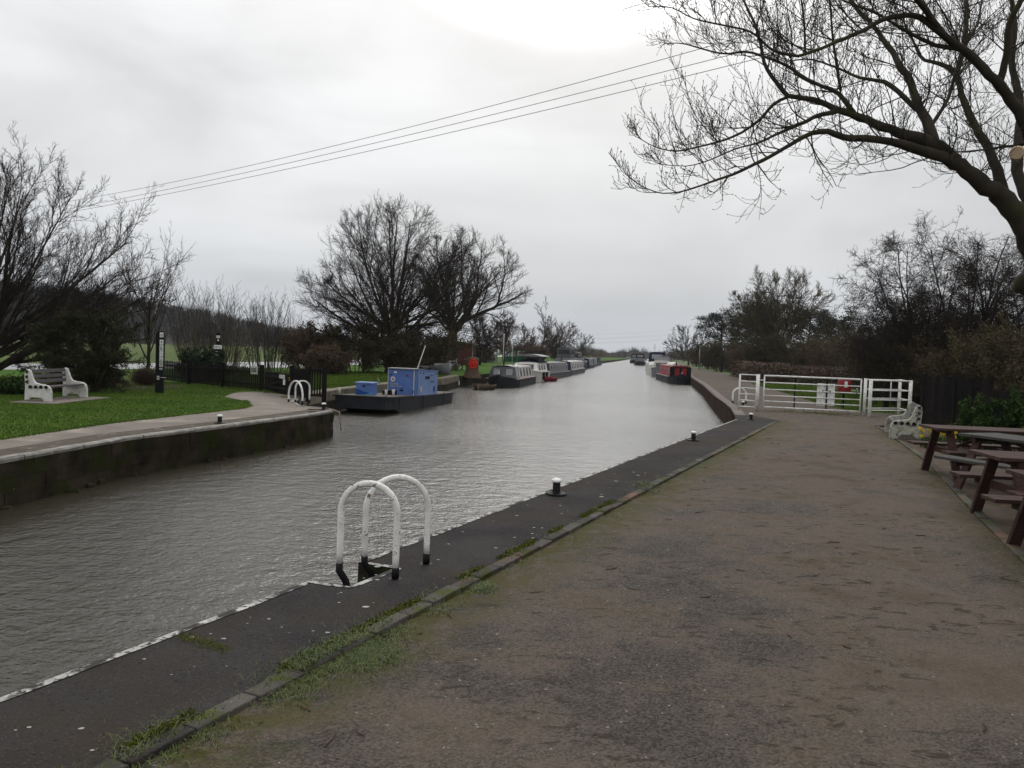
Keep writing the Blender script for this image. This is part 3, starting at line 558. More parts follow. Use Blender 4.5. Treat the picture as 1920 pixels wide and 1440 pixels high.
def ash_tree():
    global rng
    rng = np.random.default_rng(3); done = []; segs = []; big = []
    for pts, ws, d0, d1 in LIMBS:
        if d0 is None:
            best = min(((p[0]-pts[0][0])**2+(p[1]-pts[0][1])**2, p[2]) for p in done); d0 = best[1]
        P = np.array(pts, float); L = np.r_[0, np.cumsum(np.linalg.norm(np.diff(P, axis=0), axis=1))]; n = max(8, int(L[-1]/38)); s = np.linspace(0, L[-1], n)
        # Catmull-like smoothing by dense interp + kernel
        X = np.interp(s, L, P[:, 0]); Y = np.interp(s, L, P[:, 1]); w = np.interp(s, L, ws)
        for _ in range(1): X[1:-1] = (X[:-2]+2*X[1:-1]+X[2:])/4; Y[1:-1] = (Y[:-2]+2*Y[1:-1]+Y[2:])/4
        D = d0+(d1-d0)*(s/s[-1])**1.2
        for x, y, dd in zip(X, Y, D): done.append((x, y, dd))
        pt = np.array([tuple(at(*Z1(x, y), dd)) for x, y, dd in zip(X, Y, D)]); rad = w*.3958/1500*D/2*.92
        pt += rng.normal(0, 1, pt.shape)*rad[:, None]*.12; segs.append((pt[None], rad[None]*(1+rng.normal(0, .04, len(rad)))[None]))
    tube_obj('trunk', [(P, R, 12) for P, R in segs[:1]], 'ashbark', ash)
    tube_obj('limb', [(P, R, 8) for P, R in segs[1:]], 'ashbark', ash)
    tw = []
    for i, (P, R) in enumerate(segs):
        L = np.linalg.norm(np.diff(P[0], axis=0), axis=1).sum(); lo = .42 if i == 0 else (.4 if i in (8, 13) else .12)
        for per, ln in ((4.4, 1.3), (3.6, .5)):
            a = sprout((P, np.minimum(R, .022)), max(4, int(L*(1-lo)*per)), lo, .88 if ln > 1 else .97, (28, 72), ln/L, .45, .45, .0055, 8, .42, .16, .4, None, .12, (.0, 0, .8)); tw.append(a)
        tip = sprout((P, R), 3, .96, 1, (5, 30), .25/L, 0, .8, .005, 6, .25, .2, .4, None, .2); tw.append((tip[0][:, :6], tip[1][:, :6]))
    out = []
    for a in tw:
        b1 = sprout(a, 5, .15, 1, (24, 55), .55, .3, .6, .0036, 7, .45, .34, .5, None, .16)
        b2 = sprout(b1, 3, .15, 1, (22, 50), .5, .2, .7, .0030, 5, .35, .35, .8, None, .12)
        # swollen buds at the tips
        e = b2[0][:, -1]; T = nrm(b2[0][:, -1]-b2[0][:, -2]); ln = .022; BP = np.stack([e, e+T*ln*.4, e+T*ln], 1); BR = np.tile(np.array([[.003, .0062, .0015]]), (len(e), 1))
        out += [(*a, 5), (*b1, 4), (*b2, 3), (BP, BR, 4)]
    tube_obj('twigs', out, 'ashbark', ash)
    # pale pruning cuts
    for x, y, dd, s in ((1732, 875, 10.6, .055), (1888, 725, 10.4, .075)):
        p = at(*Z1(x, y), dd); b = MB(); n = (Vector((0, 0, EYE))-p).normalized(); b.path([p-n*.12, p-n*.02, p], [s*1.25, s*1.1, s], 14); b.build('pruned_stub', 'cutwood', ash)
    b = MB(); p = at(1915, 545, 11.1); b.path([p+Vector((.28, 0, .15)), p+Vector((.1, 0, .1)), p+Vector((0, .02, .05)), p+Vector((-.06, 0, .0))], [.20, .2, .14, .05], 12); b.build('burr', 'bark', ash)
ash_tree()

# left foreground tree, limbs fanning to the upper right
def left_tree():
    global rng
    rng = np.random.default_rng(11); t = thing('spreading_tree', 'bare multi-stemmed tree fanning its branches in from the left edge, beside the concrete bench', 'tree', (-16.4, 24.5, 0))
    n = 20; a = rng.uniform(-.5, 2*np.pi-.5, n); a[:14] = rng.uniform(-.9, .9, 14); el = np.radians(rng.uniform(14, 80, n)); P0 = np.c_[rng.normal(0, .2, n), rng.normal(0, .2, n), rng.uniform(.2, 1.0, n)]
    D = np.c_[np.cos(a)*np.cos(el), np.sin(a)*np.cos(el)*.7, np.sin(el)]
    env = ((.6, 0, 2.6), (5.2, 4.4, 4.9))
    l1 = grow(P0, D, np.full(n, 8.2), rng.uniform(.06, .12, n), 12, .12, .12, .15, env)
    l2 = sprout(l1, 11, .12, 1, (12, 38), .42, .4, .5, .012, 8, .18, .1, .3)
    l3 = sprout(l2, 8, .1, 1, (18, 45), .42, .3, .55, .007, 6, .22, .12, .4)
    l4 = sprout(l3, 6, .1, 1, (22, 50), .45, .3, .6, .0048, 4, .25, .15, .5, None, .2)
    l5 = sprout(l4, 3, .2, 1, (22, 50), .5, .3, .7, .004, 3, .25, .15, .6, None, .1)
    tr = grow(np.array([[0, 0, -.1]]), np.array([[0, 0, 1.]]), np.array([1.1]), np.array([.34]), 5, .05, 0, .9)
    tube_obj('trunk', [(*tr, 12), (*l1, 7)], 'ashbark', t); tube_obj('crown', [(*l2, 5), (*l3, 4), (*l4, 3), (*l5, 3)], 'twig', t)
left_tree()
# brownish evergreen behind the bench
def yew():
    global rng
    rng = np.random.default_rng(21); t = thing('evergreen_shrub', 'dark feathery evergreen spreading low behind the white bench', 'evergreen', (-12.6, 23.6, 0))
    env = ((0, 0, 1.2), (2.0, 1.6, 1.75)); s1 = stems(14, .35, (5, 65), 3.3, .05, 8, .14, .12, .3, env=env); s2 = sprout(s1, 12, .1, 1, (35, 75), .5, .3, .5, .01, 6, .2, -.05, .3, env)
    s3 = sprout(s2, 9, .1, 1, (30, 60), .45, .3, .5, .005, 4, .2, -.15, .4, env); tube_obj('stems', [(*s1, 7), (*s2, 4), (*s3, 3)], 'bark', t)
    leaf_obj('foliage', along(s3, 52000), .02, 'yew', t, 4.5, .03, .4)
yew()
def upright_tree(name, label, loc, h, w, n, seed, mt='twig_grey', R=.03, trunk=0, group=None, nsub=5, twr=.005, lean=(6, 24)):
    """young tree or coppiced willow with steep straight shoots"""
    global rng
    rng = np.random.default_rng(seed); t = thing(name, label, 'tree', loc, 0, group); parts = []
    if trunk:
        tr = grow(np.array([[0, 0, -.1]]), np.array([[.03, 0, 1]]), np.array([h*.55]), np.array([trunk]), 9, .06, .1, .5); parts.append((*tr, 9))
        s1 = sprout(tr, n, .3, 1, (20, 58), .98, .25, .5, .018, 10, .12, .42, .18)
    else:
        env = ((0, 0, h*.4), (w/2, w/2, h*.62)); s1 = stems(n, w*.22, lean, h, R, 9, .12, .22, .2, env=env)
    parts.append((*s1, 6)); s2 = sprout(s1, nsub, .15, .95, (18, 42), .42, .4, .55, .008, 7, .14, .3, .3)
    s3 = sprout(s2, 4, .15, 1, (22, 50), .4, .3, .6, twr, 5, .2, .2, .5, None, .2); s4 = sprout(s3, 3, .2, 1, (25, 55), .4, .3, .7, twr*.8, 3, .2, .2, .6, None, .08)
    tube_obj('trunk', parts, 'bark' if trunk else mt, t); tube_obj('crown', [(*s2, 4), (*s3, 3), (*s4, 3)], mt, t); return t
upright_tree('young_tree', 'young bare tree with a greenish trunk and steep upright shoots, next to the mileage post', (-13.0, 28.5, 0), 5.6, 3, 18, 31, 'twig_grey', trunk=.075, nsub=7)
upright_tree('willow', 'coppiced willow with many long shoots behind the picket fence', (-15.6, 41, -.2), 6.0, 5.5, 60, 32, 'twig_grey', .022, nsub=6)
upright_tree('willow', 'coppiced willow with thin upright wands left of the brown thicket', (-14.3, 47, -.2), 6.2, 5.0, 55, 33, 'twig_grey', .022, nsub=6)
upright_tree('willow', 'low arching willow tangle just behind the second mileage post', (-14.2, 38, -.2), 3.4, 5.6, 26, 34, 'twig_olive', .025, lean=(20, 55), nsub=6)
def leafy(name, label, loc, h, w, m, seed, n, size, cat='shrub', flowers=None, d=None):
    global rng
    rng = np.random.default_rng(seed); t = thing(name, label, cat, loc); env = ((0, 0, h*.42), (w/2, (d or w)/2, h*.6))
    s1 = stems(16, w*.2, (3, 60), h*1.05, .018, 6, .2, .2, .4, env=env); s2 = sprout(s1, 8, .15, 1, (25, 60), .5, .3, .6, .006, 5, .25, .12, .5, env)
    s3 = sprout(s2, 7, .1, 1, (25, 65), .5, .3, .6, .004, 4, .3, .12, .5, None, .12); tube_obj('stems', [(*s1, 5), (*s2, 4), (*s3, 3)], 'bark', t)
    leaf_obj('foliage', along(s3, n), size, m, t, 2.2, size*.9)
    if flowers: leaf_obj('flowers', along(s3, flowers), .035, 'petal', t, 1.2, .05)['kind'] = 'stuff'
    return t
leafy('laurel_bush', 'rounded dark glossy evergreen bush growing against the picket fence', (-12.2, 31.6, 0), 1.6, 2.1, 'leafdark', 41, 7000, .05)
leafy('garden_shrub', 'broad green shrub behind the picnic tables', (10.1, 15.6, 0), 1.25, 3.2, 'leaf', 42, 34000, .032, d=2.4)
leafy('garden_shrub', 'lower yellow-green shrub between the mossy bench and the broad green shrub', (9.75, 16.6, 0), .75, 1.3, 'leaf', 43, 7000, .03, flowers=60)
leafy('ivy_clump', 'low green ivy clump by the left edge, beside the white bench', (-13.6, 21.6, 0), .5, 1.1, 'leaf', 44, 2500, .05)

flat('flower_bed', [(-16.5, 22.6), (-14.2, 23.4), (-12.2, 25.4), (-11.2, 26.3), (-11.6, 28.8), (-14, 31), (-19, 29)], .004, 'dirt')
bush('dead_plants', 'low clump of reddish dead plants right of the evergreen behind the bench', (-13.0, 25.6, 0), .55, 1.3, 'twig_red', 48, 12, None, .004, 1500, 'dead', .03, 'plant')
bush('dead_plants', 'small reddish clump at the foot of the young tree', (-12.9, 28.2, 0), .5, 1.0, 'twig_red', 49, 10, None, .004, 900, 'dead', .03, 'plant')
# big pair beyond the brown thicket
t1, l_ = broad_tree('bare_tree', 'tall broad bare tree, left of the big pair behind the blue work boat', (-7.6, 50, 0), 10.6, 12.2, 3.0, .40, 'twig', limbs=24, seed=5, dens=1.25, twr=.0072)
leaf_obj('ivy', along(l_[0], 5000)*np.array([.55, .55, .42]), .06, 'olivemass', t1, 1.6, .2)
t2, l_ = broad_tree('bare_tree', 'bare tree with a round crown leaning right, beside the brown shed', (-5.0, 66, 0), 12.7, 13.4, 3.6, .48, 'twig', limbs=9, seed=9, dens=1.15, twr=.0088, env=((1.1, 0, 6.2), (5.3, 5.2, 5.3)), tlo=.8, ang=(5, 55), arms=[
    ([(.0, 0, 2.9), (.3, 0, 3.3), (.84, -.1, 4.0), (1.67, -.2, 4.55), (2.64, -.4, 4.8), (3.6, -.5, 5.4), (4.7, -.6, 5.8), (5.6, -.6, 6.5)], .22), ([(1.3, -.1, 4.3), (1.4, 0, 5.4), (1.8, .2, 6.6), (1.94, .3, 8.0), (2.1, .3, 10.2)], .14),
    ([(.7, 0, 3.9), (.97, .3, 5.1), (.6, .7, 6.7), (.43, .9, 8.3), (.3, 1, 10.8)], .15), ([(0, 0, 3.3), (-.2, -.1, 4.6), (-.8, -.3, 6.7), (-1.4, -.4, 8.7), (-1.6, -.4, 10.6)], .17), ([(3.5, -.5, 5.3), (3.9, -.4, 6.8), (4.1, -.2, 8.3), (3.9, 0, 9.6)], .10),
    ([(2.5, -.4, 4.8), (3.3, -.7, 4.6), (4.0, -1, 4.2), (4.5, -1.2, 3.3)], .05), ([(.2, 0, 3.2), (1.0, 1.5, 4.6), (1.8, 3.0, 6.0), (2.2, 4.0, 7.8)], .13), ([(0, 0, 3.2), (.6, -1.6, 4.8), (1.2, -3.0, 6.5), (1.6, -3.8, 8.2)], .13), ([(-.1, 0, 3.0), (-1.4, .2, 4.2), (-2.8, .2, 5.2), (-3.8, .1, 6.4)], .12)])
leaf_obj('ivy', along(l_[0], 4000)*np.array([.45, .45, .45]), .08, 'olivemass', t2, 1.6, .22)
# thicket along the left bank
B = [('brown_bush', 'reddish brown leafless bush at the left end of the thicket', (-12.0, 46.5), 3.1, 4.6, 'twig_red', 'dead', 51),
     ('brown_bush', 'tall olive-brown bush under the left big tree', (-9.3, 47.5), 3.9, 5.0, 'twig_olive', 'olivemass', 52),
     ('brown_bush', 'dense dark bush between the two big trees', (-7.0, 49.5), 3.2, 4.4, 'twig_olive', 'olivemass', 53),
     ('brown_bush', 'low reddish bush at the foot of the thicket by the lawn', (-10.2, 43.6), 1.7, 3.4, 'twig_red', 'dead', 54),
     ('brown_bush', 'brown bush right of the thicket, behind the scrap heap', (-6.2, 57), 3.4, 4.6, 'twig_olive', 'olivemass', 55)]
for nm, lb, (x, y), h, w, mt, lm, sd in B:
    bush(nm, lb, (x, y, 0), h, w, mt, sd, 22, 'bushes of the thicket on the left bank', .0085, 16000, lm, .055)
# small trees and bushes along the left bank in the distance
for nm, lb, px, D, h, w, mt, sd, limbs in (
    ('small_tree', 'small gnarled bare tree right of the brown shed', 899, 92, 6.0, 5.5, 'twig', 61, 10),
    ('small_tree', 'spreading reddish bare tree left of the green hut', 945, 118, 7.2, 10.0, 'twig_red', 62, 12),
    ('small_tree', 'compact dark bare tree directly above the green hut', 986, 136, 6.6, 6.0, 'twig_red', 63, 10),
    ('small_tree', 'tall slender bare tree right of the green hut', 1018, 132, 10.6, 7.0, 'twig_grey', 64, 9),
    ('small_tree', 'bushy reddish tree right of the slender tree', 1044, 145, 8.0, 9.5, 'twig_red', 65, 12),
    ('small_tree', 'far grey tree beside the mast of the moored boats', 1088, 235, 9.0, 9, 'twig_grey', 66, 10)):
    p = at(px, 660, D); broad_tree(nm, lb, (p.x, p.y, 0), h, w, h*.26, h*.028, mt, limbs=limbs, seed=sd, dens=.75, twr=.018, low=.1)
for lb, px, D, h, w, sd in (('dark bush under the slender tree', 1008, 128, 3.2, 7, 71), ('dark brush at the foot of the reddish tree', 1052, 150, 3.5, 8, 72), ('brown brush behind the moored boats', 905, 108, 2.2, 7, 73)):
    p = at(px, 660, D); bush('brown_bush', lb, (p.x, p.y, 0), h, w, 'twig_red', sd, 16, 'distant bushes on the left bank', .016, 2500, 'dead', .14)
# right side: hawthorns, thicket, pines
def thorn(label, loc, h, w, seed, twr=.0065):
    global rng
    rng = np.random.default_rng(seed); t = thing('hawthorn', label, 'tree', loc); env = ((0, 0, h*.52), (w/2, w/2, h*.5))
    s1 = stems(24, .7, (5, 66), h*1.05, .075, 10, .26, .12, .25, env=env); s2 = sprout(s1, 11, .15, 1, (30, 80), .42, .4, .5, .014, 8, .45, .04, .3, env)
    s3 = sprout(s2, 8, .1, 1, (30, 80), .45, .3, .5, twr*1.2, 6, .5, .02, .4, None, .5); s4 = sprout(s3, 7, .1, 1, (30, 75), .45, .3, .6, twr*1.1, 4, .5, .03, .5, None, .32)
    s5 = sprout(s4, 3, .1, 1, (30, 75), .5, .3, .6, twr*.8, 3, .5, .03, .5, None, .12)
    tube_obj('trunk', [(*s1, 7)], 'bark', t); tube_obj('crown', [(*s2, 5), (*s3, 3), (*s4, 3), (*s5, 3)], 'twig', t); return t
thorn('tangled bare hawthorn with zigzag twigs against the sky, above the kissing gate', (17.2, 31, 0), 8.0, 9.4, 81)
thorn('tangled bare hawthorn at the right edge behind the black fence', (20.3, 29.5, 0), 8.2, 7.6, 82)
thorn('lower hawthorn left of the tangled pair, over the clipped hedge', (19.2, 38, 0), 5.6, 6.0, 83)
p = at(1462, 660, 74); broad_tree('bare_tree', 'bare greenish tree with rounded crown standing behind the clipped hedge', (p.x, p.y, 0), 10.4, 11.5, 2.6, .26, 'twig_olive', limbs=24, seed=91, dens=1.15, twr=.012, low=.1)
p = at(1292, 660, 190); broad_tree('bare_tree', 'pale bare tree nearest the pylon', (p.x, p.y, 0), 9.6, 13, 2.2, .25, 'twig_grey', limbs=13, seed=92, dens=.8, twr=.03)
p = at(1400, 660, 135); broad_tree('bare_tree', 'faint bare tree left behind the dark pines', (p.x, p.y, 0), 11, 12, 3, .25, 'twig_grey', limbs=13, seed=93, dens=.8, twr=.022)
p = at(1590, 660, 95); broad_tree('bare_tree', 'bare tree between the right pine and the hawthorns', (p.x, p.y, 0), 8, 9, 2.4, .22, 'twig_olive', limbs=12, seed=94, dens=.8, twr=.012)
proto = [bush('brown_bush', 'olive brown bush in the thicket behind the hedge, nearest the gate', (19.5, 43, 0), 3.6, 5.5, 'twig_olive', 101, 26, 'bushes of the thicket behind the hedge', .0065, 17000, 'olivemass', .045),
         bush('brown_bush', 'reddish brown bush in the thicket behind the kissing gate', (18.6, 34.5, 0), 3.0, 4.6, 'twig_red', 102, 26, 'bushes of the thicket behind the hedge', .0065, 15000, 'dead', .045)]
# (px, D, scale, proto, label)
TH = [(1712, 38, .8, 1, 'brown bush right behind the kissing gate'), (1705, 33, .9, 0, 'dark bush at the foot of the hawthorn left of the black fence'), (1760, 30, .95, 0, 'dense dark bush behind the black board fence'),
      (1820, 29, 1.0, 1, 'brown bush behind the broad green shrub'), (1880, 27, 1.0, 0, 'dense bush at the right edge under the overhanging tree'), (1945, 25, 1.0, 0, 'bush cut by the right edge behind the picnic tables'), (1790, 38, 1.25, 0, 'tall bush filling the gap under the hawthorns'),
      (1870, 36, 1.3, 1, 'tall brown bush behind the right hawthorn'), (1620, 60, 1.25, 0, 'olive bush above the near end of the clipped hedge'), (1560, 66, 1.2, 1, 'brown bush over the middle of the clipped hedge'), (1500, 70, 1.2, 0, 'olive bush right of the greenish tree'),
      (1440, 78, 1.2, 0, 'olive bush left of the greenish tree'), (1395, 95, 1.3, 1, 'brown bush where the hedge turns away'), (1360, 112, 1.5, 0, 'olive bush under the left pine'), (1330, 135, 1.5, 0, 'rounded bush at the end of the tree belt beside the towpath'), (1308, 170, 1.5, 1, 'far brown bush by the towpath'),
      (1530, 88, 1.5, 0, 'tall olive bush below the right pines'), (1600, 84, 1.5, 0, 'tall olive bush right of the right pines'), (1665, 62, 1.5, 0, 'tall dark bush left behind the lower hawthorn')]
for i, (px, D, sc, k, lb) in enumerate(TH):
    p = at(px, 660, D); copytree(proto[k], lb, (p.x, p.y, 0), i*1.3, sc)
def pine(label, loc, h, w, seed, nb=26):
    global rng
    rng = np.random.default_rng(seed); t = thing('pine_tree', label, 'pine tree', loc, 0, 'dark pines beyond the hedge'); tr = grow(np.array([[0, 0, 0.]]), np.array([[.02, 0, 1]]), np.array([h*.93]), np.array([.24]), 8, .05, 0, .35)
    s1 = sprout(tr, nb, .38, 1, (55, 95), w/2/h*1.08, .25, .4, .03, 6, .2, .12, .3); s2 = sprout(s1, 6, .35, 1, (30, 60), .4, .2, .5, .015, 4, .25, .2, .5)
    tube_obj('trunk', [(*tr, 8), (*s1, 5), (*s2, 4)], 'bark', t); ends = s2[0][:, -1]; C = np.repeat(ends, 60, 0)+rng.normal(0, 1, (len(ends)*60, 3))*np.array([.42, .42, .18]); leaf_obj('foliage', C, .10, 'pine', t, 3, .04); return t
pine1 = pine('dark flat-topped pine standing at the left of the belt', (at(1352, 660, 125).x, 125, 0), 8.8, 8.5, 111)
copytree(pine1, 'dark pine rising behind the greenish bare tree', (at(1432, 660, 112).x, 112, 0), 2, 1.05, 1.1)
copytree(pine1, 'dark pine right of the greenish bare tree', (at(1515, 660, 108).x, 108, 0), 4, 1.0)
copytree(pine1, 'dark pine at the right end of the belt', (at(1572, 660, 104).x, 104, 0), 1, .95, .88)
# clipped brown hedge
def hedge(label, P, h, w, seed, n, size, m='hedge'):
    global rng
    rng = np.random.default_rng(seed); Q, s = resample(P, .5); t = thing('hedge', label, 'hedge', (0, 0, 0))
    u = rng.random(n)*s[-1]; x = np.interp(u, s, Q[:, 0]); y = np.interp(u, s, Q[:, 1]); hh = h*(.94+.06*np.sin(u*.8)+.05*np.sin(u*2.3))
    c = np.c_[x+rng.uniform(-.5, .5, n)*w, y+rng.uniform(-.5, .5, n)*w, hh*rng.random(n)**.8]; leaf_obj('dead_leaves', c, size, m, t, 2.2, size*.5)
    k = n//2; u = rng.random(k)*s[-1]; P0 = np.c_[np.interp(u, s, Q[:, 0])+rng.uniform(-.4, .4, k)*w, np.interp(u, s, Q[:, 1])+rng.uniform(-.4, .4, k)*w, rng.uniform(.1, .85, k)*h]
    tw = grow(P0, rng.normal(0, 1, (k, 3))+np.array([0, 0, .8]), np.full(k, .35), np.full(k, .010), 3, .2, .1, .5); tube_obj('twigs', [(*tw, 3)], m, t)
hedge('clipped brown hedge beyond the white gate', [(27, 55), (23, 56), (19.6, 58.5), (19.8, 66), (21.4, 74)], 1.5, 1.2, 121, 16000, .10)
hedge('far run of clipped hedge along the towpath', [(22, 78), (30.5, 107), (36, 135), (46, 190)], 1.5, 1.4, 122, 12000, .18)

# ------------------------------------------------------------------ far masses
def mini_trees(name, label, cat, spots, hs, m, per, seed):
    """distant wood read as one mass: each crown is a sheaf of slender branches"""
    global rng
    rng = np.random.default_rng(seed); n = len(spots); P0 = np.repeat(spots, per, 0); H = np.repeat(hs, per); a = rng.uniform(0, 2*np.pi, n*per); le = rng.uniform(0, 1.0, n*per)
    P0 = P0+np.c_[np.zeros((n*per, 2)), H*rng.uniform(0, .45, n*per)]; D = np.c_[np.cos(a)*le, np.sin(a)*le, np.full(n*per, .9)]
    tw = grow(P0, D, H*.55, H*.012, 4, .25, .12, .35); t2 = sprout(tw, 2, .3, 1, (20, 50), .5, .2, .7, .05, 3, .3, .1, .5)
    o = tube_obj(name, [(*tw, 3), (*t2, 3)], m, None); return tag(o, label, cat, None, 'stuff')
n = 2600; rng = np.random.default_rng(200); px = rng.uniform(-500, 660, n); D = 330+np.clip((px-300)*.5, 0, 200)+rng.random(n)**.8*165; X = (px-960)/1500*D
M['wood'] = mat('far_wood', (.030, .026, .028), (.018, .016, .018), .02, .95, spec=.05)
mini_trees('hillside_wood', 'purple-grey leafless wood covering the long hill on the left', 'wood', np.c_[X, D, hz(X, D)], rng.uniform(6, 10, n), 'wood', 16, 201)
n = 420; px = rng.uniform(1040, 1320, n); D = rng.uniform(620, 980, n); X = (px-960)/1500*D
mini_trees('far_tree_line', 'low hazy line of trees where the canal meets the horizon', 'wood', np.c_[X, D, X*0-1], rng.uniform(5, 10, n)*(1+.25*np.sin(px*.07)), 'wood', 22, 202)
n = 260; D = rng.uniform(190, 560, n); X = np.interp(D, [178, 340, 550], [14, 41, 76])-rng.uniform(4, 40, n)
mini_trees('bank_scrub', 'scrub along the far left bank of the canal', 'scrub', np.c_[X, D, X*0], rng.uniform(2, 5, n), 'hedge', 18, 203)
n = 200; D = rng.uniform(190, 600, n); X = np.interp(D, [165, 322, 550], [40, 62, 96])+rng.uniform(4, 40, n)
mini_trees('bank_scrub', 'scrub along the far right bank of the canal', 'scrub', np.c_[X, D, X*0], rng.uniform(2.5, 7, n), 'hedge', 18, 204)

# ------------------------------------------------------------------ quay furniture
def arch(px_or_pts): pass
def ladder(name, label, A, B, loc, h, group, foot_out=True):
    """pair of hooped handrails; A,B = (waterside foot, landside foot) offsets of each hoop"""
    t = thing(name, label, 'ladder', loc, 0, group)
    for a, b in (A, B):
        a = Vector(a); b = Vector(b); d = (b-a); w = d.length; d.normalize(); r = w/2; mid = (a+b)/2
        zt = h-r; pts = [a+Vector((0, 0, z)) for z in np.linspace(.085, zt, 6)]
        pts += [Vector((mid.x, mid.y, 0))-d*r*math.cos(th)+Vector((0, 0, a.z*(1-th/math.pi)+b.z*th/math.pi+zt+r*math.sin(th)*1.0)) for th in np.linspace(.12, math.pi-.12, 15)]
        pts += [b+Vector((0, 0, z)) for z in np.linspace(zt, .08, 6)]
        bb = MB(); nrm_ = d.cross(Vector((0, 0, 1))).normalized(); rings = []
        for i, p in enumerate(pts):
            tg = (pts[min(i+1, len(pts)-1)]-pts[max(0, i-1)]).normalized(); s_ = tg.cross(nrm_).normalized(); hw, hd = .024, .021
            rings.append([p+s_*hd*x+nrm_*hw*y for x, y in ((-1, -.55), (-.55, -1), (.55, -1), (1, -.55), (1, .55), (.55, 1), (-.55, 1), (-1, .55))])
        bb.loft(rings, smooth=True); bb.build('handrail', 'white', t)
        k = MB(); k.path([b+Vector((0, 0, .085)), b+Vector((0, 0, .0))], .027, 10); k.path([b+Vector((0, 0, .006)), b], .05, 12); k.build('foot', 'black', t)
        k = MB(); k.path([a+Vector((0, 0, .09)), a+Vector((0, 0, .03)), a+d*.05+Vector((0, 0, -.04)), a+d*.07+Vector((0, 0, -.12)), a+d*.07+Vector((0, 0, -.9))], .026, 10); k.build('stile', 'black', t)
    a0, a1 = Vector(A[0]), Vector(B[0]); 
    for z in (-.2, -.5, -.8): MB().path([a0+Vector((.05, 0, z)), a1+Vector((.05, 0, z))], .014, 8).build('rung', 'black', t)
    return t
# near ladder: landside feet traced on the ground, waterside feet over the recess
fb1, fb2 = G(741, 1086), G(799, 1058)
fa1, fa2 = G(636, 1078), G(683, 1064)
o_ = fb1.copy(); LD = ladder('ladder', 'white hooped ladder handrails with black feet at the near quay edge', (fa1-o_, fb1-o_), (fa2-o_, fb2-o_), o_, .675, 'white hooped canal ladders')
e1, e2 = Vector((-6.15, 22.75, 0)), Vector((-6.42, 23.45, 0)); 
ladder('ladder', 'white hooped ladder rails in front of the black picket gate', ((G(567, 758)-e1), (G(541, 754)-e1)), ((G(574, 757)+Vector((.0, .35, 0))-e1), (G(547, 757)+Vector((0, .35, 0))-e1)), e1, .62, 'white hooped canal ladders')
e3 = G(1374, 756); ladder('ladder', 'white hooped ladder rail beside the small barred panel of the gate', (Vector((0, 0, 0)), Vector((.48, -.1, 0))), (Vector((.1, .45, 0)), Vector((.58, .35, 0))), e3, .58, 'white hooped canal ladders')
def bollard(label, loc, s=1.0):
    t = thing('bollard', label, 'bollard', loc, 0, 'black bollards with white caps along the quays'); t.scale = (s, s, s)
    MB().lathe((0, 0, 0), [(.12, 0), (.12, .012), (.108, .018), (.055, .022), (.048, .04)], 24).build('base_plate', 'black', t)
    MB().lathe((0, 0, 0), [(.046, .02), (.044, .145)], 20).build('post', 'black', t)
    MB().lathe((0, 0, 0), [(.044, .142), (.058, .15), (.062, .162), (.055, .178), (.03, .188), (.004, .19)], 20).build('cap', 'white', t); return t
for px, py, lb, s in ((1043, 927, 'bollard with a round white cap, nearest on the quay beyond the ladder', 1), (1300, 826, 'bollard halfway along the right quay', 1), (1408, 787, 'bollard near the corner of the quay before the gate', 1), (1393, 762, 'bollard seen through the small barred panel', 1),
                      (412, 794, 'bollard in the middle of the left lock quay', .95), (607, 769, 'bollard on the rounded tip of the left quay', 1)):
    bollard(lb, G(px, py, .01), s)
p = G(607, 769); tag(MB().path([p+Vector((.06, -.05, .06)), p+Vector((.25, -.1, .03)), p+Vector((.42, -.12, -.02)), p+Vector((.48, -.12, -.5))], .014, 8).build('mooring_rope', 'rope'), 'short pale rope hanging from the quay tip bollard', 'rope')
# benches with cast concrete ends
PROF = [(190, 930), (195, 800), (187, 700), (195, 662), (210, 648), (228, 646), (250, 660), (268, 705), (282, 740), (305, 768), (350, 778), (400, 783), (440, 792), (466, 812), (480, 850), (480, 950), (400, 950), (392, 922), (370, 908), (270, 905), (248, 915), (240, 932)]
PROF = [((x-190)/290*.64, (945-y)/300*.8) for x, y in PROF]
def bench(label, loc, rz, m, L=1.75, slat='slat'):
    t = thing('bench', label, 'bench', loc, rz, 'concrete-ended benches')
    for y in (0, L):
        b = MB(); b.prism(PROF, (0, y-.045, 0), (1, 0, 0), (0, 0, 1), (0, .09, 0)); b.build('bench_end', m, t, bevel=.02)
    for i in range(4): MB().box((.15+i*.125, L/2, .37-.008*(3-i)), (.095, L+.12, .035), 0, .05).build('seat_slat', slat, t, bevel=.005)
    for i in range(3): MB().box((.055+.012*i*0+(.03 if i == 0 else .012 if i == 1 else .0), L/2, .485+.125*i), (.035, L+.12, .09), 0, -.12).build('back_slat', slat, t, bevel=.005)
    b = MB()
    for y in (-.05, L+.05):
        for i in range(4): b.box((.15+i*.125, y, .37), (.05, .02, .075)); b.box((.15+i*.125, y, .37), (.085, .02, .03))
        for i in range(3): b.box((.06, y, .485+.125*i), (.06, .02, .05))
    b.build('slat_ends', 'black', t); return t
bench('white concrete bench with dark slats on the lawn', G(47, 753), math.radians(2), 'concrete')
bench('mossy grey concrete bench beside the path in front of the kissing gate', (9.80, 19.4, 0), math.radians(158), 'mossy')
tag(MB().box((-11.35, 20.2, .012), (1.1, 2.6, .03)).build('bench_slab', 'tan'), None, None, None, 'structure')
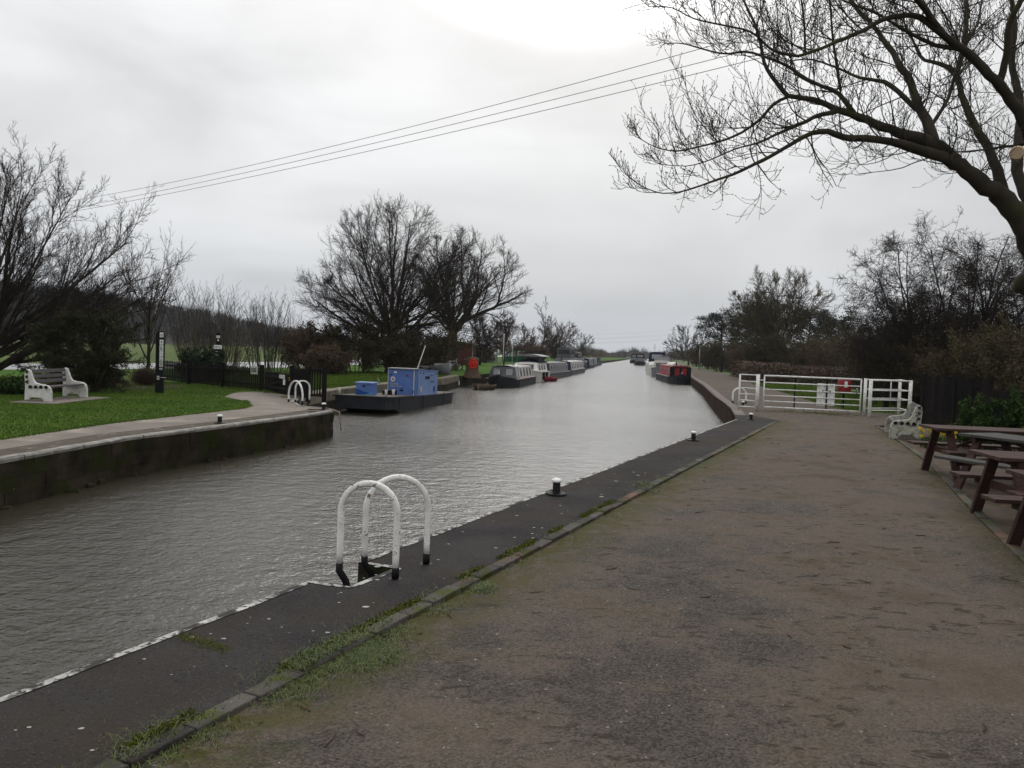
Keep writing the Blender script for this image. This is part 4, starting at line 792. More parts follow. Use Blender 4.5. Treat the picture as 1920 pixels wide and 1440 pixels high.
# picnic tables
def picnic(label, loc, rz, m, L=1.8, tm=None, sc=1):
    t = thing('picnic_table', label, 'picnic table', loc, rz, 'picnic tables beside the path'); t.scale = (sc, sc, sc); tm = tm or m
    for i in range(5): MB().box((L/2, -.30+.15*i, .735), (L, .142, .038)).build('top_plank', tm, t, bevel=.004)
    for s_ in (-1, 1):
        for j in (0, 1): MB().box((L/2, s_*(.60+.15*j), .43), (L, .14, .038)).build('seat_plank', tm, t, bevel=.004)
    for x in (.22, L-.22):
        MB().box((x, 0, .695), (.045, .70, .07)).build('cleat', m, t)
        MB().box((x+.05, 0, .385), (.045, 1.5, .09)).build('cross_bar', m, t, bevel=.004)
        for s_ in (-1, 1):
            b = MB(); b.bar((x, s_*.62, 0), (x, s_*.24, .70), .11, .05); b.build('leg', m, t, bevel=.004)
    for s_, x in ((-1, .27), (1, L-.27)): MB().bar((x, 0, .40), (L/2+(.06 if s_ < 0 else -.06), 0, .70), .06, .045).build('brace', m, t)
    return t
picnic('red-stained picnic table farthest along, in front of the shrub', (6.35, 12.15, 0), math.radians(-7), 'redwood', 1.9)
picnic('weathered grey picnic table wedged between the red ones', (6.55, 11.2, 0), math.radians(-68), 'redwood', 2.0, 'greywood')
picnic('red-stained picnic table nearer the camera with long top', (5.05, 8.5, 0), math.radians(-7), 'redwood', 1.9)
picnic('red-stained picnic table cut off by the right edge of view', (4.45, 6.85, 0), math.radians(-7), 'redwood', 1.9)
# ---- white gates
def rail(b, p, q, r=.022): b.path([p, q], r, 10)
GL, GR = at(1434, 700, 27.0), at(1616, 700, 26.3); GL.z = GR.z = 0; gd = (GR-GL); GW = gd.length; ga = math.atan2(gd.y, gd.x)
g = thing('field_gate', 'long white six-barred metal gate across the towpath', 'gate', GL, ga)
b = MB()
b.path([(0, 0, .08), (0, 0, 1.17)], .024); b.path([(GW, 0, .08), (GW, 0, 1.17)], .024); b.build('frame', 'white', g)
for z, r in ((.1, .024), (.30, .019), (.49, .019), (.70, .019), (.93, .019), (1.16, .028)): MB().path([(0, 0, z), (GW, 0, z)], r).build('rail', 'white', g)
for x in (.325, .655): MB().box((GW*x, .03, .62), (.045, .012, 1.06)).build('upright', 'black', g)
sx = GW*.655; MB().box((sx-.02, .06, .60), (.56, .012, .74)).build('notice_board', 'white', g, bevel=.004)
MB().box((sx, .045, .72), (.28, .014, .045)).build('strap', 'black', g)
MB().path([(GW-.06, -.03, .8), (GW-.12, -.04, .86), (GW-.17, -.04, .78), (GW-.1, -.04, .7)], .018, 8).build('latch', 'steel', g)
PLt, PRt = at(1388, 700, 26.9), at(1422, 700, 26.6); PLt.z = PRt.z = 0; d = PRt-PLt; w = d.length
g2 = thing('barred_panel', 'narrow white barred panel at the canal side of the gate', 'fence panel', PLt, math.atan2(d.y, d.x))
MB().path([(0, 0, 0), (0, 0, 1.18)], .03).build('post', 'white', g2); MB().path([(w, 0, 0), (w, 0, 1.2)], .06, 14).build('post', 'white', g2)
for z in (.1, .31, .52, .72, .95, 1.17): MB().path([(0, 0, z), (w, 0, z)], .019).build('rail', 'white', g2)
MB().path([(w, 0, 1.0), (w+.2, 0, 1.02)], .016).build('hinge', 'white', g2)
k = thing('kissing_gate', 'white tubular kissing gate enclosure beside the long gate', 'gate', at(1634, 700, 25.2)*1, 0); k.location.z = 0
o_ = Vector(k.location); P2 = at(1624, 700, 26.2); C1 = at(1709, 700, 25.8); B1 = at(1689, 700, 27.0)
for p in (P2, C1, B1): p.z = 0
A0 = Vector((0, 0, 0)); P2 -= Vector((o_.x, o_.y, 0)); C1 -= Vector((o_.x, o_.y, 0)); B1 -= Vector((o_.x, o_.y, 0))
for p, r in ((A0, .055), (P2, .05), (C1, .055), (B1, .05)): MB().path([p, p+Vector((0, 0, 1.2))], r, 14).build('post', 'white', k)
up = lambda p, z: p+Vector((0, 0, z))
for z in (.22, .55, .85, 1.17):
    MB().path([up(A0, z), up(C1, z)], .024 if z > 1 else .018).build('rail', 'white', k); MB().path([up(P2, z), up(B1, z)], .018).build('rail', 'white', k); MB().path([up(B1, z), up(C1, z)], .018).build('rail', 'white', k)
MB().path([up(A0*.5+C1*.5, .62), up(A0*.5+C1*.5, 1.17)], .016).build('rail', 'white', k)
# lifebuoy housing and posts behind the gate
p = at(1585, 700, 29.5); t = thing('lifebuoy_housing', 'red lifebuoy box with white notice behind the white gate', 'lifebuoy box', (p.x, 29.5, 0), 0)
MB().box((0, .06, .5), (.06, .06, 1.1)).build('post', 'black', t); MB().lathe((0, 0, .62), [(.20, 0), (.23, .05), (.235, .4), (.2, .47), (.02, .49)], 18).build('housing', 'red', t); MB().box((-.05, -.238, .9), (.11, .012, .22)).build('notice', 'white', t)
p = at(1664, 700, 28.2); tag(MB().box((p.x, 28.2, .56), (.15, .15, 1.12), taper=.96).build('wooden_post', 'blackwood', bevel=.01), 'thick black wooden post seen through the kissing gate', 'post')
p = at(1353, 700, 103); t = thing('footpath_post', 'slim dark post standing by the far hedge', 'post', (p.x, 103, 0)); MB().box((0, 0, 1.05), (.2, .2, 2.1)).build('post', 'blackwood', t); MB().box((.1, 0, 1.95), (.5, .06, .18)).build('arm', 'blackwood', t)
# black close-board fence at the right
t = thing('board_fence', 'black close-boarded fence behind the mossy bench', 'fence', (0, 0, 0)); a = at(1736, 700, 23.0); c = at(1862, 700, 20.5); a.z = c.z = 0; d = (c-a); L = d.length; d.normalize(); n = int(L/.115); ang = math.atan2(d.y, d.x)
b = MB()
for i in range(n):
    q = a+d*(i+.5)*L/n; gap = .02 if i in (7, 9) else .004; b.box((q.x, q.y+random.uniform(-.012, .012), .70+random.uniform(-.015, .015)), (L/n-gap-.006, .022, 1.38), ang+random.uniform(-.02, .02))
b.build('boards', 'blackwood', t)
for i in (0, .5, 1): q = a+d*L*i; MB().box((q.x, q.y+.07, .72), (.1, .1, 1.46), ang).build('post', 'blackwood', t)
for z in (.3, 1.2): q = (a+c)/2; MB().box((q.x, q.y+.035, z), (L, .04, .08), ang).build('rail', 'blackwood', t)
t = thing('board_fence', 'lower grey-black board fence run at the right edge behind the shrub', 'fence', (0, 0, 0)); a = at(1864, 700, 21.5); c = at(1990, 700, 19); a.z = c.z = 0; d = (c-a); L = d.length; d.normalize(); n = int(L/.14); ang = math.atan2(d.y, d.x); b = MB()
for i in range(n): q = a+d*(i+.5)*L/n; b.box((q.x, q.y, .55), (L/n-.006, .022, 1.08), ang)
b.build('boards', 'blackwood', t)
# daffodils by the bench
def daffs():
    global rng
    rng = np.random.default_rng(77); t = thing('daffodils', 'clump of yellow daffodils behind the red picnic table', 'flowers', (8.75, 16.35, 0)); n = 60
    a = rng.uniform(0, 6.28, n); r = .26*np.sqrt(rng.random(n)); P0 = np.c_[r*np.cos(a), r*np.sin(a), r*0]; st = grow(P0, np.c_[np.cos(a)*.25, np.sin(a)*.25, np.ones(n)], rng.uniform(.22, .40, n), np.full(n, .004), 4, .08, 0, .8)
    tube_obj('stems', [(*st, 4)], 'grassblade', t); e = st[0][::2, -1]; V = []; F = []
    for q in e:
        c = Vector(q); ax = Vector((rng.normal()*.6-.3, -1, .1)).normalized(); u = ax.orthogonal().normalized(); v = ax.cross(u)
        for j in range(6):
            th = j*math.pi/3; dr = u*math.cos(th)+v*math.sin(th); sd_ = u*-math.sin(th)+v*math.cos(th); k0 = len(V); V += [tuple(c), tuple(c+dr*.022+sd_*.013), tuple(c+dr*.045), tuple(c+dr*.022-sd_*.013)]; F.append((k0, k0+1, k0+2, k0+3))
        for j in range(6):
            th = j*math.pi/3; t2_ = th+math.pi/3; k0 = len(V); V += [tuple(c+(u*math.cos(x)+v*math.sin(x))*.009+ax*y) for x, y in ((th, 0), (t2_, 0), (t2_, .026), (th, .026))]; F.append((k0, k0+1, k0+2, k0+3))
    link('flower_heads', npmesh('flower_heads', np.array(V), np.array(F)), 'petal', t)['kind'] = 'stuff'
    leaf_obj('leaves', P0[rng.integers(0, n, 260)]+np.array([0, 0, .12]), .016, 'leaf', t, 14, .06, 0)
daffs()

# ---- mileage posts, picket fence, gate on the left quay
def mile_post(label, loc, h, w, rz, boards, round_=True):
    t = thing('mileage_post', label, 'sign post', loc, rz, 'black canal sign posts'); r = w*.5
    poly = [(-w/2, 0), (w/2, 0), (w/2, h)]+([(-w/2+r*.9-r*.9*math.sin(a)*1, h-r+r*math.cos(a)) for a in np.linspace(0, math.pi/2, 6)] if round_ else [(-w/2, h)])
    MB().prism(poly, (0, -.07, 0), (1, 0, 0), (0, 0, 1), (0, .14, 0)).build('post', 'black', t, bevel=.006)
    for x, z, bw, bh, m, sym in boards:
        bd = MB().box((x, -.076, z), (bw, .01, bh)).build('sign_plate', m, t)
        if sym:
            b = MB()
            for s_ in sym: b.box((x+s_[0], -.083, z+s_[1]), (s_[2], .004, s_[3]), 0, s_[4] if len(s_) > 4 else 0)
            b.build('symbol', 'black' if m != 'black' else 'white', bd)
    return t
mile_post('tall black sign post with white symbol plates on the lawn', G(299, 737), 1.88, .235, .18,
    [(.05, 1.77, .105, .15, 'white', [(0, .01, .05, .012), (0, -.03, .06, .01)]), (.05, 1.55, .105, .15, 'white', [(0, 0, .06, .014), (0, 0, .014, .08)]), (.05, 1.37, .105, .17, 'white', [(-.01, .03, .05, .03), (0, -.03, .07, .02, .6), (0, -.03, .07, .02, -.6)]),
     (.05, 1.20, .105, .15, 'white', [(0, 0, .012, .05)]), (.05, 1.04, .105, .14, 'white', [(0, .02, .05, .012, .5), (0, -.02, .05, .012, -.5), (0, -.05, .07, .012)]), (.05, .88, .105, .16, 'offwhite', [(0, 0, .012, .1), (0, .03, .03, .02)]), (.045, .74, .08, .05, 'white', [(0, 0, .05, .02)]),
     (-.03, .47, .065, .11, 'white', [(0, 0, .03, .06)]), (.12, .48, .16, .014, 'white', None)])
p = at(409, 690, 33); mile_post('shorter black sign post with wide notice, behind the picket fence', (p.x, 33, 0), 1.98, .16, .1,
    [(0, 1.82, .14, .10, 'white', [(0, 0, .1, .02)]), (0, 1.68, .06, .07, 'white', None), (.0, 1.40, .30, .16, 'white', [(-.07, 0, .07, .04), (.05, .02, .1, .01), (.05, -.02, .1, .01)]), (.0, .99, .30, .62, 'black', [(0, .22, .22, .012), (0, .12, .22, .01), (0, .06, .2, .008), (0, -.05, .16, .008)])], False)
def picket(label, a, c, h, gap, name='picket_fence', cat='fence', posts=(0, .5, 1), w=.075, brace=False, ph=.08):
    t = thing(name, label, cat, a, 0); d = c-a; L = d.length; d.normalize(); ang = math.atan2(d.y, d.x); n = int(L/gap); b = MB()
    nn = Vector((-d.y, d.x, 0))
    for i in range(n):
        q = d*(i+.5)*L/n; hh = h*(1+random.uniform(-.015, .015)); x0 = q-d*w/2; b.prism([(0, .05), (w, .05), (w, hh-.05), (w/2, hh), (0, hh-.05)], x0, d, (0, 0, 1), nn*.02)
    b.build('pickets', 'blackwood', t)
    for z in (.22, h*.78): q = d*L/2-nn*.022; MB().box((q.x, q.y, z), (L, .035, .07), ang).build('rail', 'blackwood', t)
    if brace: MB().bar(Vector((0, 0, .2))-nn*.03, d*L+Vector((0, 0, h*.78))-nn*.03, .03, .06).build('brace', 'blackwood', t)
    for f in posts: q = d*L*f-nn*.03; MB().box((q.x, q.y, (h+ph)/2), (.11, .11, h+ph), ang).build('post', 'blackwood', t, bevel=.01)
    return t, d, nn, L, ang
F0, F1 = Vector((-13.9, 31.4, 0)), G(492, 734); F2 = G(546, 745)
t, d, nn, L, ang = picket('long black picket fence running from the mileage post to the gate', F0, F1, .82, .125, posts=(0, .33, .66, 1))
q = d*(L-.42)-nn*.06+Vector((0, 0, .70)); sg = MB().box(q, (.40, .012, .27), ang).build('notice', 'offwhite', t)
b = MB()
for dx, dz, w_, h_ in ((-.145, .01, .02, .14), (-.10, .01, .02, .14), (.03, .045, .20, .035), (.03, -.005, .19, .02), (.03, -.045, .20, .03)): p_ = q-nn*.009+d*dx+Vector((0, 0, dz)); b.box(p_, (w_, .004, h_), ang)
b.build('printed_marks', 'black', sg)
F1b = F1+(F2-F1)*.06
t, d, nn, L, ang = picket('black picket gate with diagonal brace and two small white notices', F1b, F2, .72, .135, 'picket_gate', 'gate', (), .075, True)
q = d*(L*.72)-nn*.05+Vector((0, 0, .60)); MB().box(q, (.55, .01, .12), ang).build('notice', 'offwhite', t); q = d*(L*.80)-nn*.05+Vector((0, 0, .44)); MB().box(q, (.20, .01, .17), ang).build('notice', 'white', t)
q = d*(L*.985)-nn*.05+Vector((0, 0, .56)); MB().box(q, (.09, .012, .12), ang).build('notice', 'yellow', t)
t = thing('fence_screen', 'solid black screen and open slats hanging out over the water at the fence end', 'fence', F2, 0); E_ = Vector((-5.62, 23.95, 0)); d = E_-F2; L = d.length; d.normalize(); ang = math.atan2(d.y, d.x)
MB().box(d*L*.26+Vector((0, 0, .46)), (L*.5, .04, .88), ang).build('panel', 'blackwood', t)
b = MB()
for i in range(6): b.box(d*L*(.55+.08*i)+Vector((0, 0, .5)), (.045, .025, .82), ang)
b.build('slats', 'blackwood', t)
for z in (.12, .88): MB().box(d*L*.75+Vector((0, 0, z)), (L*.5, .05, .07), ang).build('rail', 'blackwood', t)
for f, z0 in ((0, 0), (.52, -.1), (1, -.9)): MB().box(d*L*f+Vector((0, 0, (.98+z0)/2)), (.1, .1, .98-z0), ang).build('post', 'blackwood', t)
# garden edge clutter left of the mileage post
tag(MB().path([(-14.3, 27.2, 0), (-14.3, 27.2, .62)], [.16, .13], 12).build('gate_post', 'blackwood'), 'short thick dark post at the river side behind the lawn', 'post')
tag(MB().path([(-14.2, 27.2, .5), (-13.6, 26.8, .35), (-13.2, 26.5, .05)], [.09, .08, .06], 8).build('fallen_branch', 'bark'), 'fallen curved branch leaning on the short dark post', 'branch')

# ------------------------------------------------------------------ boats
def hull(L, bm, fb0, fb1, fbs, draft=.25, bow=2.2, n=16, blunt=.05, rake=.35):
    """local: bow at x=0 pointing -x, stern at x=L; z=0 at the waterline"""
    rings = []
    for i in range(n):
        u = (i/(n-1))**1.4; x = u*L; b = bm/2*min(1, (max(x, 0)/bow)**.55+blunt) if x < bow else bm/2
        zt = fb0+(fb1-fb0)*min(1, x/bow)**.7 if x < L*.8 else fb1+(fbs-fb1)*((x-L*.8)/(L*.2)); bb = b*.88; xo = -rake*(1-min(1, x/bow))
        rings.append([Vector((x, -bb, -draft)), Vector((x+xo*.5, -b, 0)), Vector((x+xo, -b*1.0, zt-.12)), Vector((x+xo, -b*1.03, zt-.06)), Vector((x+xo, -b*1.03, zt)), Vector((x+xo, b*1.03, zt)), Vector((x+xo, b*1.03, zt-.06)), Vector((x+xo, b, zt-.12)), Vector((x+xo*.5, b, 0)), Vector((x, bb, -draft))])
    return MB().loft(rings, smooth=False)
def cabin(x0, x1, w0, w1, z0, z1, camber=.06, rake0=0, rake1=0):
    r = []
    for x, rk in ((x0, rake0), (x1, -rake1)): r.append([Vector((x, -w0/2, z0)), Vector((x+rk, -w1/2, z1)), Vector((x+rk, -w1/4, z1+camber*.8)), Vector((x+rk, 0, z1+camber)), Vector((x+rk, w1/4, z1+camber*.8)), Vector((x+rk, w1/2, z1)), Vector((x, w0/2, z0))])
    return MB().loft(r, smooth=False)
def side_windows(parent, xs, w, z, h, y0, y1, z0, z1, frame='offwhite', pane='glass', side=(-1, 1)):
    """windows on sloping cabin sides: y at height z from the side's slope"""
    for s in side:
        for x in xs:
            f = (z-z0)/(z1-z0); y = s*(y0+(y1-y0)*f); tilt = math.atan2((y0-y1), (z1-z0))*s
            fr = MB().box((x, y+s*.006, z), (w+.08, .03, h+.08), 0, 0, tilt).build('window', frame, parent); MB().box((x, y+s*.016, z), (w, .03, h), 0, 0, tilt).build('pane', pane, fr)
def place_boat(name, label, cat, A, Bp, group):
    """bow at A, stern towards Bp, on the water"""
    A = Vector(A); Bp = Vector(Bp); d = Bp-A; return thing(name, label, cat, (A.x, A.y, WZ), math.atan2(d.y, d.x), group)
GRPL = 'boats moored along the left bank'; GRPR = 'boats moored along the right bank'
def narrow(label, A, Bp, L, mh, mc, mcr, nw, group, wf='offwhite', wp='glass', fb=(.78, .5, .55), cratch=2.2, zr=1.32, roofm='greypaint', ws=.42, wh=.42, gunm='pink', stern=True):
    t = place_boat('narrowboat', label, 'narrowboat', A, Bp, group); hull(L, 2.08, *fb).build('hull', mh, t)
    MB().box((L*.55, 0, fb[1]+.02), (L*.86, 2.16, .05)).build('gunwale', gunm, t)
    x0 = 1.2+cratch; x1 = L-1.3; cabin(x0, x1, 1.9, 1.62, fb[1]+.03, zr).build('cabin', mc, t); z0 = fb[1]+.03
    if cratch: cabin(1.25, x0-.02, 1.88, 1.55, fb[1]+.05, zr-.03, .10, .35, 0).build('cratch_cover', mcr, t)
    if cratch:
        for s in (-.42, .42): MB().box((1.44, s, (fb[1]+zr)/2+.06), (.02, .42, .42), 0, .38).build('front_window', 'paleglass', t)
    step = (x1-x0)/(nw+.2); side_windows(t, [x0+step*(i+.6) for i in range(nw)], ws, (z0+zr)/2+.02, wh, .95, .81, z0, zr, wf, wp)
    for s in (-1, 1): MB().path([(x0+.1, s*.74, zr+.06), (x1-.1, s*.74, zr+.06)], .016, 6).build('handrail', gunm, t)
    MB().box((.1, 0, fb[0]+.03), (.3, .3, .06)).build('fore_deck', mh, t); MB().path([(.05, 0, fb[0]), (.05, 0, fb[0]+.2)], .04, 8).build('stem_post', 'offwhite', t)
    MB().path([(x0+.8, .3, zr), (x0+.8, .3, zr+.45)], .05, 8).build('chimney', 'black', t)
    MB().path([(x0+1.6, -.2, zr+.05), (x0+1.6, -.2, zr+.12), (x0+1.6, -.2, zr+.16)], [.12, .11, .03], 10).build('vent', 'steel', t)
    if stern: MB().path([(L-.1, 0, fb[2]), (L-.1, 0, fb[2]+.5), (L-.7, 0, fb[2]+.62)], .025, 6).build('tiller', 'black', t)
    return t
# work boat with blue cabin
A, Bp = Vector((-5.10, 27.45, 0)), Vector((-3.50, 35.3, 0)); t = place_boat('work_boat', 'black work boat with a blue cabin and a blue locker on its fore deck', 'work boat', A, Bp, GRPL); L = 8.2; hw = .98
r = [[Vector((x, -w, zb)), Vector((x, -w, zt)), Vector((x, w, zt)), Vector((x, w, zb))] for x, w, zb, zt in ((-.25, hw*.93, .16, .60), (.55, hw, .14, .57), (1.5, hw, -.2, .54), (4, hw, -.25, .46), (L-.6, hw, -.25, .40), (L, hw*.9, -.05, .40))]
MB().loft(r, smooth=False).build('hull', 'darkhull', t, bevel=.012)
MB().loft([[Vector((x, -hw*1.02, z)), Vector((x, -hw*1.02, z+.05)), Vector((x, hw*1.02, z+.05)), Vector((x, hw*1.02, z))] for x, z in ((-.27, .56), (.55, .53), (1.5, .50), (4, .42), (L, .37))], smooth=False).build('rubbing_strake', 'darkhull', t)
MB().loft([[Vector((x, -hw*.96, z)), Vector((x, -hw*.96, z+.012)), Vector((x, hw*.96, z+.012)), Vector((x, hw*.96, z))] for x, z in ((-.2, .612), (.55, .582), (1.5, .552), (4, .472), (L, .42))], smooth=False).build('deck', 'capping', t)
# locker box: waves on its front
LX, LY, LZ = .75, .18, .80
bx = MB().box((LX, LY, LZ), (.50, .60, .40)).build('locker', 'blue', t, bevel=.01); MB().box((LX, LY, LZ+.22), (.56, .66, .05)).build('lid', 'bluelight', bx, bevel=.008)
MB().prism([(-.30, -.19), (.30, -.19), (.30, -.16), (.15, -.10), (0, -.08), (-.15, -.02), (-.30, 0)], (LX-.255, LY, LZ), (0, -1, 0), (0, 0, 1), (-.006, 0, 0)).build('painted_wave', 'wave', bx); MB().prism([(-.30, -.195), (.30, -.195), (.30, -.12), (.15, -.15), (0, -.185)], (LX-.262, LY, LZ), (0, -1, 0), (0, 0, 1), (-.006, 0, 0)).build('painted_wave', 'teal', bx)
MB().box((LX-.265, LY, LZ+.11), (.03, .10, .05)).build('hasp', 'black', bx)
# cabin: broad front with the roundel, rear part coloured lighter for the light on its side
zt = 1.50; x0, xm, x1 = 2.75, 3.15, 5.75; yl, yr = .14, -.93
CB = MB().loft([[Vector((x, yr, .42)), Vector((x, yr, zz)), Vector((x, yl, zz)), Vector((x, yl, .42))] for x, zz in ((x0, zt-.02), (xm, zt))], smooth=False).build('cabin', 'blue', t, bevel=.015)
CR = MB().loft([[Vector((x, yr+.03, .42)), Vector((x, yr+.03, zz)), Vector((x, yl-.03, zz)), Vector((x, yl-.03, .42))] for x, zz in ((xm+.005, zt-.02), (x1, zt-.12))], smooth=False).build('rear_cabin', 'bluelight', t, bevel=.015)
MB().loft([[Vector((x, yr-.03, zz)), Vector((x, yr-.03, zz+.035)), Vector((x, yl+.03, zz+.035)), Vector((x, yl+.03, zz))] for x, zz in ((x0-.04, zt-.01), (xm+.05, zt+.002))], smooth=False).build('roof', 'greypaint', CB); MB().loft([[Vector((x, yr, zz)), Vector((x, yr, zz+.03)), Vector((x, yl, zz+.03)), Vector((x, yl, zz))] for x, zz in ((xm+.06, zt-.02), (x1+.04, zt-.12))], smooth=False).build('roof', 'bluelight', CR)
xf = x0-.012; FR = (math.pi/2, 0, -math.pi/2); cy = lambda f: yl+(yr-yl)*f
MB().box((xf, (yl+yr)/2, .45), (.014, 1.07, .03)).build('trim', 'offwhite', CB); MB().box((xf, yl-.012, .95), (.014, .022, 1.05)).build('trim', 'offwhite', CB); MB().box((xf, yr+.035, .98), (.02, .03, .98)).build('trim', 'offwhite', CB)
n = 28; ring = [(math.cos(2*math.pi*i/n), math.sin(2*math.pi*i/n)) for i in range(n)]; ry = cy(.19); rz_ = 1.11
V = [(xf-.004, ry+.095*c_, rz_+.10*s_) for c_, s_ in ring]+[(xf-.004, ry+.042*c_, rz_-.012+.045*s_) for c_, s_ in ring]; MB().add(V, [(i, (i+1) % n, n+(i+1) % n, n+i) for i in range(n)]).build('roundel', 'offwhite', CB)
MB().prism([(-.05, 0), (-.02, .03), (0, .012), (.03, .035), (.06, 0)], (xf-.006, ry, rz_-.06), (0, -1, 0), (0, 0, 1), (-.004, 0, 0)).build('roundel_arch', 'offwhite', CB)
text('lettering', 'Canal &', .098, 'offwhite', CB, (xf-.006, cy(.10), .935), FR, 'LEFT'); text('lettering', 'River Trust', .098, 'offwhite', CB, (xf-.006, cy(.10), .845), FR, 'LEFT')
for f, z, w_, h_, m_ in ((.28, 1.37, .10, .06, 'white'), (.12, 1.28, .10, .03, 'navy'), (.72, 1.26, .09, .05, 'red'), (.52, .70, .13, .05, 'black'), (.53, .77, .03, .05, 'black'), (.95, .66, .04, .12, 'navy')): MB().box((xf-.008, cy(f), z), (.016, w_, h_)).build('notice' if z > 1 else 'fitting', m_, CB)
ys_ = yr+.018
for x, z, w_, h_, m_ in ((4.35, 1.16, .5, .10, 'black'), (5.05, .98, .45, .03, 'black'), (3.45, 1.36, .08, .05, 'black'), (3.85, 1.35, .08, .05, 'black'), (5.5, 1.28, .08, .05, 'black'), (4.9, 1.25, .35, .015, 'black')): MB().box((x, ys_, z), (w_, .02, h_)).build('fitting', m_, CR)
for x, z, m_ in ((5.3, .68, 'wave'), (3.55, .72, 'offwhite')): MB().path([(x, ys_-.006, z), (x, ys_+.01, z)], .12, 18).build('port', m_, CR)
MB().path([(4.3, -.5, zt-.08), (4.3, -.5, zt), (4.55, -.72+.0, zt+.92)], .02, 8).build('pole', 'offwhite', t); MB().path([(-.05, .85, .6), (-.05, .85, .85)], [.04, .05], 8).build('bitt', 'offwhite', t); MB().path([(1.5, -.55, .54), (1.5, -.55, .66), (1.5, -.55, .78)], [.05, .045, .06], 10).build('bitt', 'offwhite', t)
MB().path([(2.4, .12, .5), (2.2, .34, 1.15)], .014, 6).build('tiller_bar', 'steel', t); MB().box((2.2, -.15, .60), (.35, .5, .22), .2).build('engine_box', 'black', t); MB().path([(1.0, .55, .55), (1.0, .55, .6), (1.8, .5, .6)], .03, 6).build('fender', 'black', t)
for k in range(3): MB().path([(7.0+.16*math.cos(a)*(1-.1*k), .2+.16*math.sin(a)*(1-.1*k), .46+.03*k) for a in np.linspace(0, 2*math.pi, 17)], .018, 6, False).build('rope_coil', 'rope', t)
for x in (.9, 3.6, 6.4): MB().box((x, -1.01, .25), (.05, .02, .5)).build('hull_rib', 'darkhull', t)
MB().path([(-.05, -.85, .6), (-.05, -.85, .85)], [.04, .05], 8).build('bitt', 'offwhite', t)
# left bank row
narrow('narrowboat with a dark canvas front and cream cabin side, first in the left row', (-.85, 50.5, 0), (.75, 60, 0), 9.6, 'darkhull', 'offwhite', 'glass', 4, GRPL, 'pink', 'glass', cratch=1.3, ws=.5, wh=.5)
t = place_boat('cruiser', 'white cabin cruiser with dark fenders and a raised canopy, second in the left row', 'cabin cruiser', (.65, 61.2, 0), (1.9, 66.8, 0), GRPL); hull(6.3, 2.3, 1.05, .8, .8, blunt=.15, bow=1.8, rake=.6).build('hull', 'offwhite', t)
c_ = cabin(1.5, 5.9, 2.0, 1.75, .8, 1.45, .08, .45).build('cabin', 'white', t); side_windows(t, (2.6, 3.7, 4.8), .6, 1.15, .34, 1.0, .88, .8, 1.45, 'greypaint', 'glass')
MB().box((1.62, 0, 1.18), (.05, 1.3, .4), 0, .5).build('windscreen', 'glass', t); cabin(2.6, 6.2, 2.1, 1.95, 1.98, 2.05, .12).build('canopy', 'greypaint', t); cabin(3.4, 5.8, 1.9, 1.7, 1.5, 1.62, .18).build('tarpaulin', 'navy', t)
for x in (2.8, 6.0):
    for s in (-1, 1): MB().path([(x, s*.9, 1.4), (x, s*.95, 2.0)], .022, 6).build('stanchion', 'steel', t)
for x in (3.0, 4.4): MB().path([(x, -1.22, .15), (x, -1.22, .75)], .13, 10).build('fender', 'rubber', t)
narrow('long grey narrowboat, third in the left row', (1.75, 67.5, 0), (5.0, 83, 0), 15.8, 'greyhull', 'greypaint', 'navy', 6, GRPL, 'offwhite', 'glass', cratch=1.8, gunm='greypaint', zr=1.42)
narrow('narrowboat with pale cabin and row of upright windows, last of the near left row', (5.0, 84, 0), (8.6, 105, 0), 20, 'greyhull', 'offwhite', 'navy', 8, GRPL, 'greypaint', 'glass', cratch=1.5, gunm='greypaint', zr=1.45, ws=.8, wh=.55)
t = place_boat('rowing_boat', 'small red dinghy lying in front of the grey narrowboat', 'dinghy', (2.4, 64.5, 0), (3.3, 66.4, 0), None)
def dinghy(t, L, bm, h, m, inner='bark'):
    rings = []
    for i in range(9):
        u = i/8; x = u*L; b = bm/2*min(1, (u*2.6)**.6+.06)*(1-.12*max(0, u-.6)/.4); zt = h*(1.15-.25*min(1, u*2)); rings.append([Vector((x, -b*.55, -.1)), Vector((x-.06, -b*.9, h*.4)), Vector((x-.1, -b, zt)), Vector((x-.1, -b*.9, zt)), Vector((x-.05, -b*.75, h*.45)), Vector((x, -b*.4, .05)), Vector((x, b*.4, .05)), Vector((x-.05, b*.75, h*.45)), Vector((x-.1, b*.9, zt)), Vector((x-.1, b, zt)), Vector((x-.06, b*.9, h*.4)), Vector((x, b*.55, -.1))])
    MB().loft(rings, smooth=True).build('hull', m, t); MB().box((L*.55, 0, h*.75), (.22, bm*.82, .03)).build('thwart', inner, t); MB().box((L-.15, 0, h*.7), (.25, bm*.7, .03)).build('thwart', inner, t)
dinghy(t, 2.3, 1.15, .38, 'red')
t = place_boat('rowing_boat', 'grey-brown half-swamped rowing boat in front of the left narrowboat row', 'dinghy', (-1.95, 46.6, 0), (-1.35, 49, 0), None); dinghy(t, 2.2, 1.2, .32, 'stump')
for i, (px, D, lb, mh, mc) in enumerate(((1104, 132, 'dark narrowboat farther along the left bank', 'darkhull', 'greypaint'), (1113, 152, 'grey narrowboat beyond the dark one on the left', 'greyhull', 'greypaint'), (1121, 172, 'farthest moored boat on the left bank', 'darkhull', 'navy'))):
    p = at(px, 670, D); narrow(lb, (p.x-1, D, 0), (p.x+1.2, D+12, 0), 12, mh, mc, 'navy', 3, GRPL, 'offwhite', cratch=1.5, zr=1.6, gunm='greypaint')
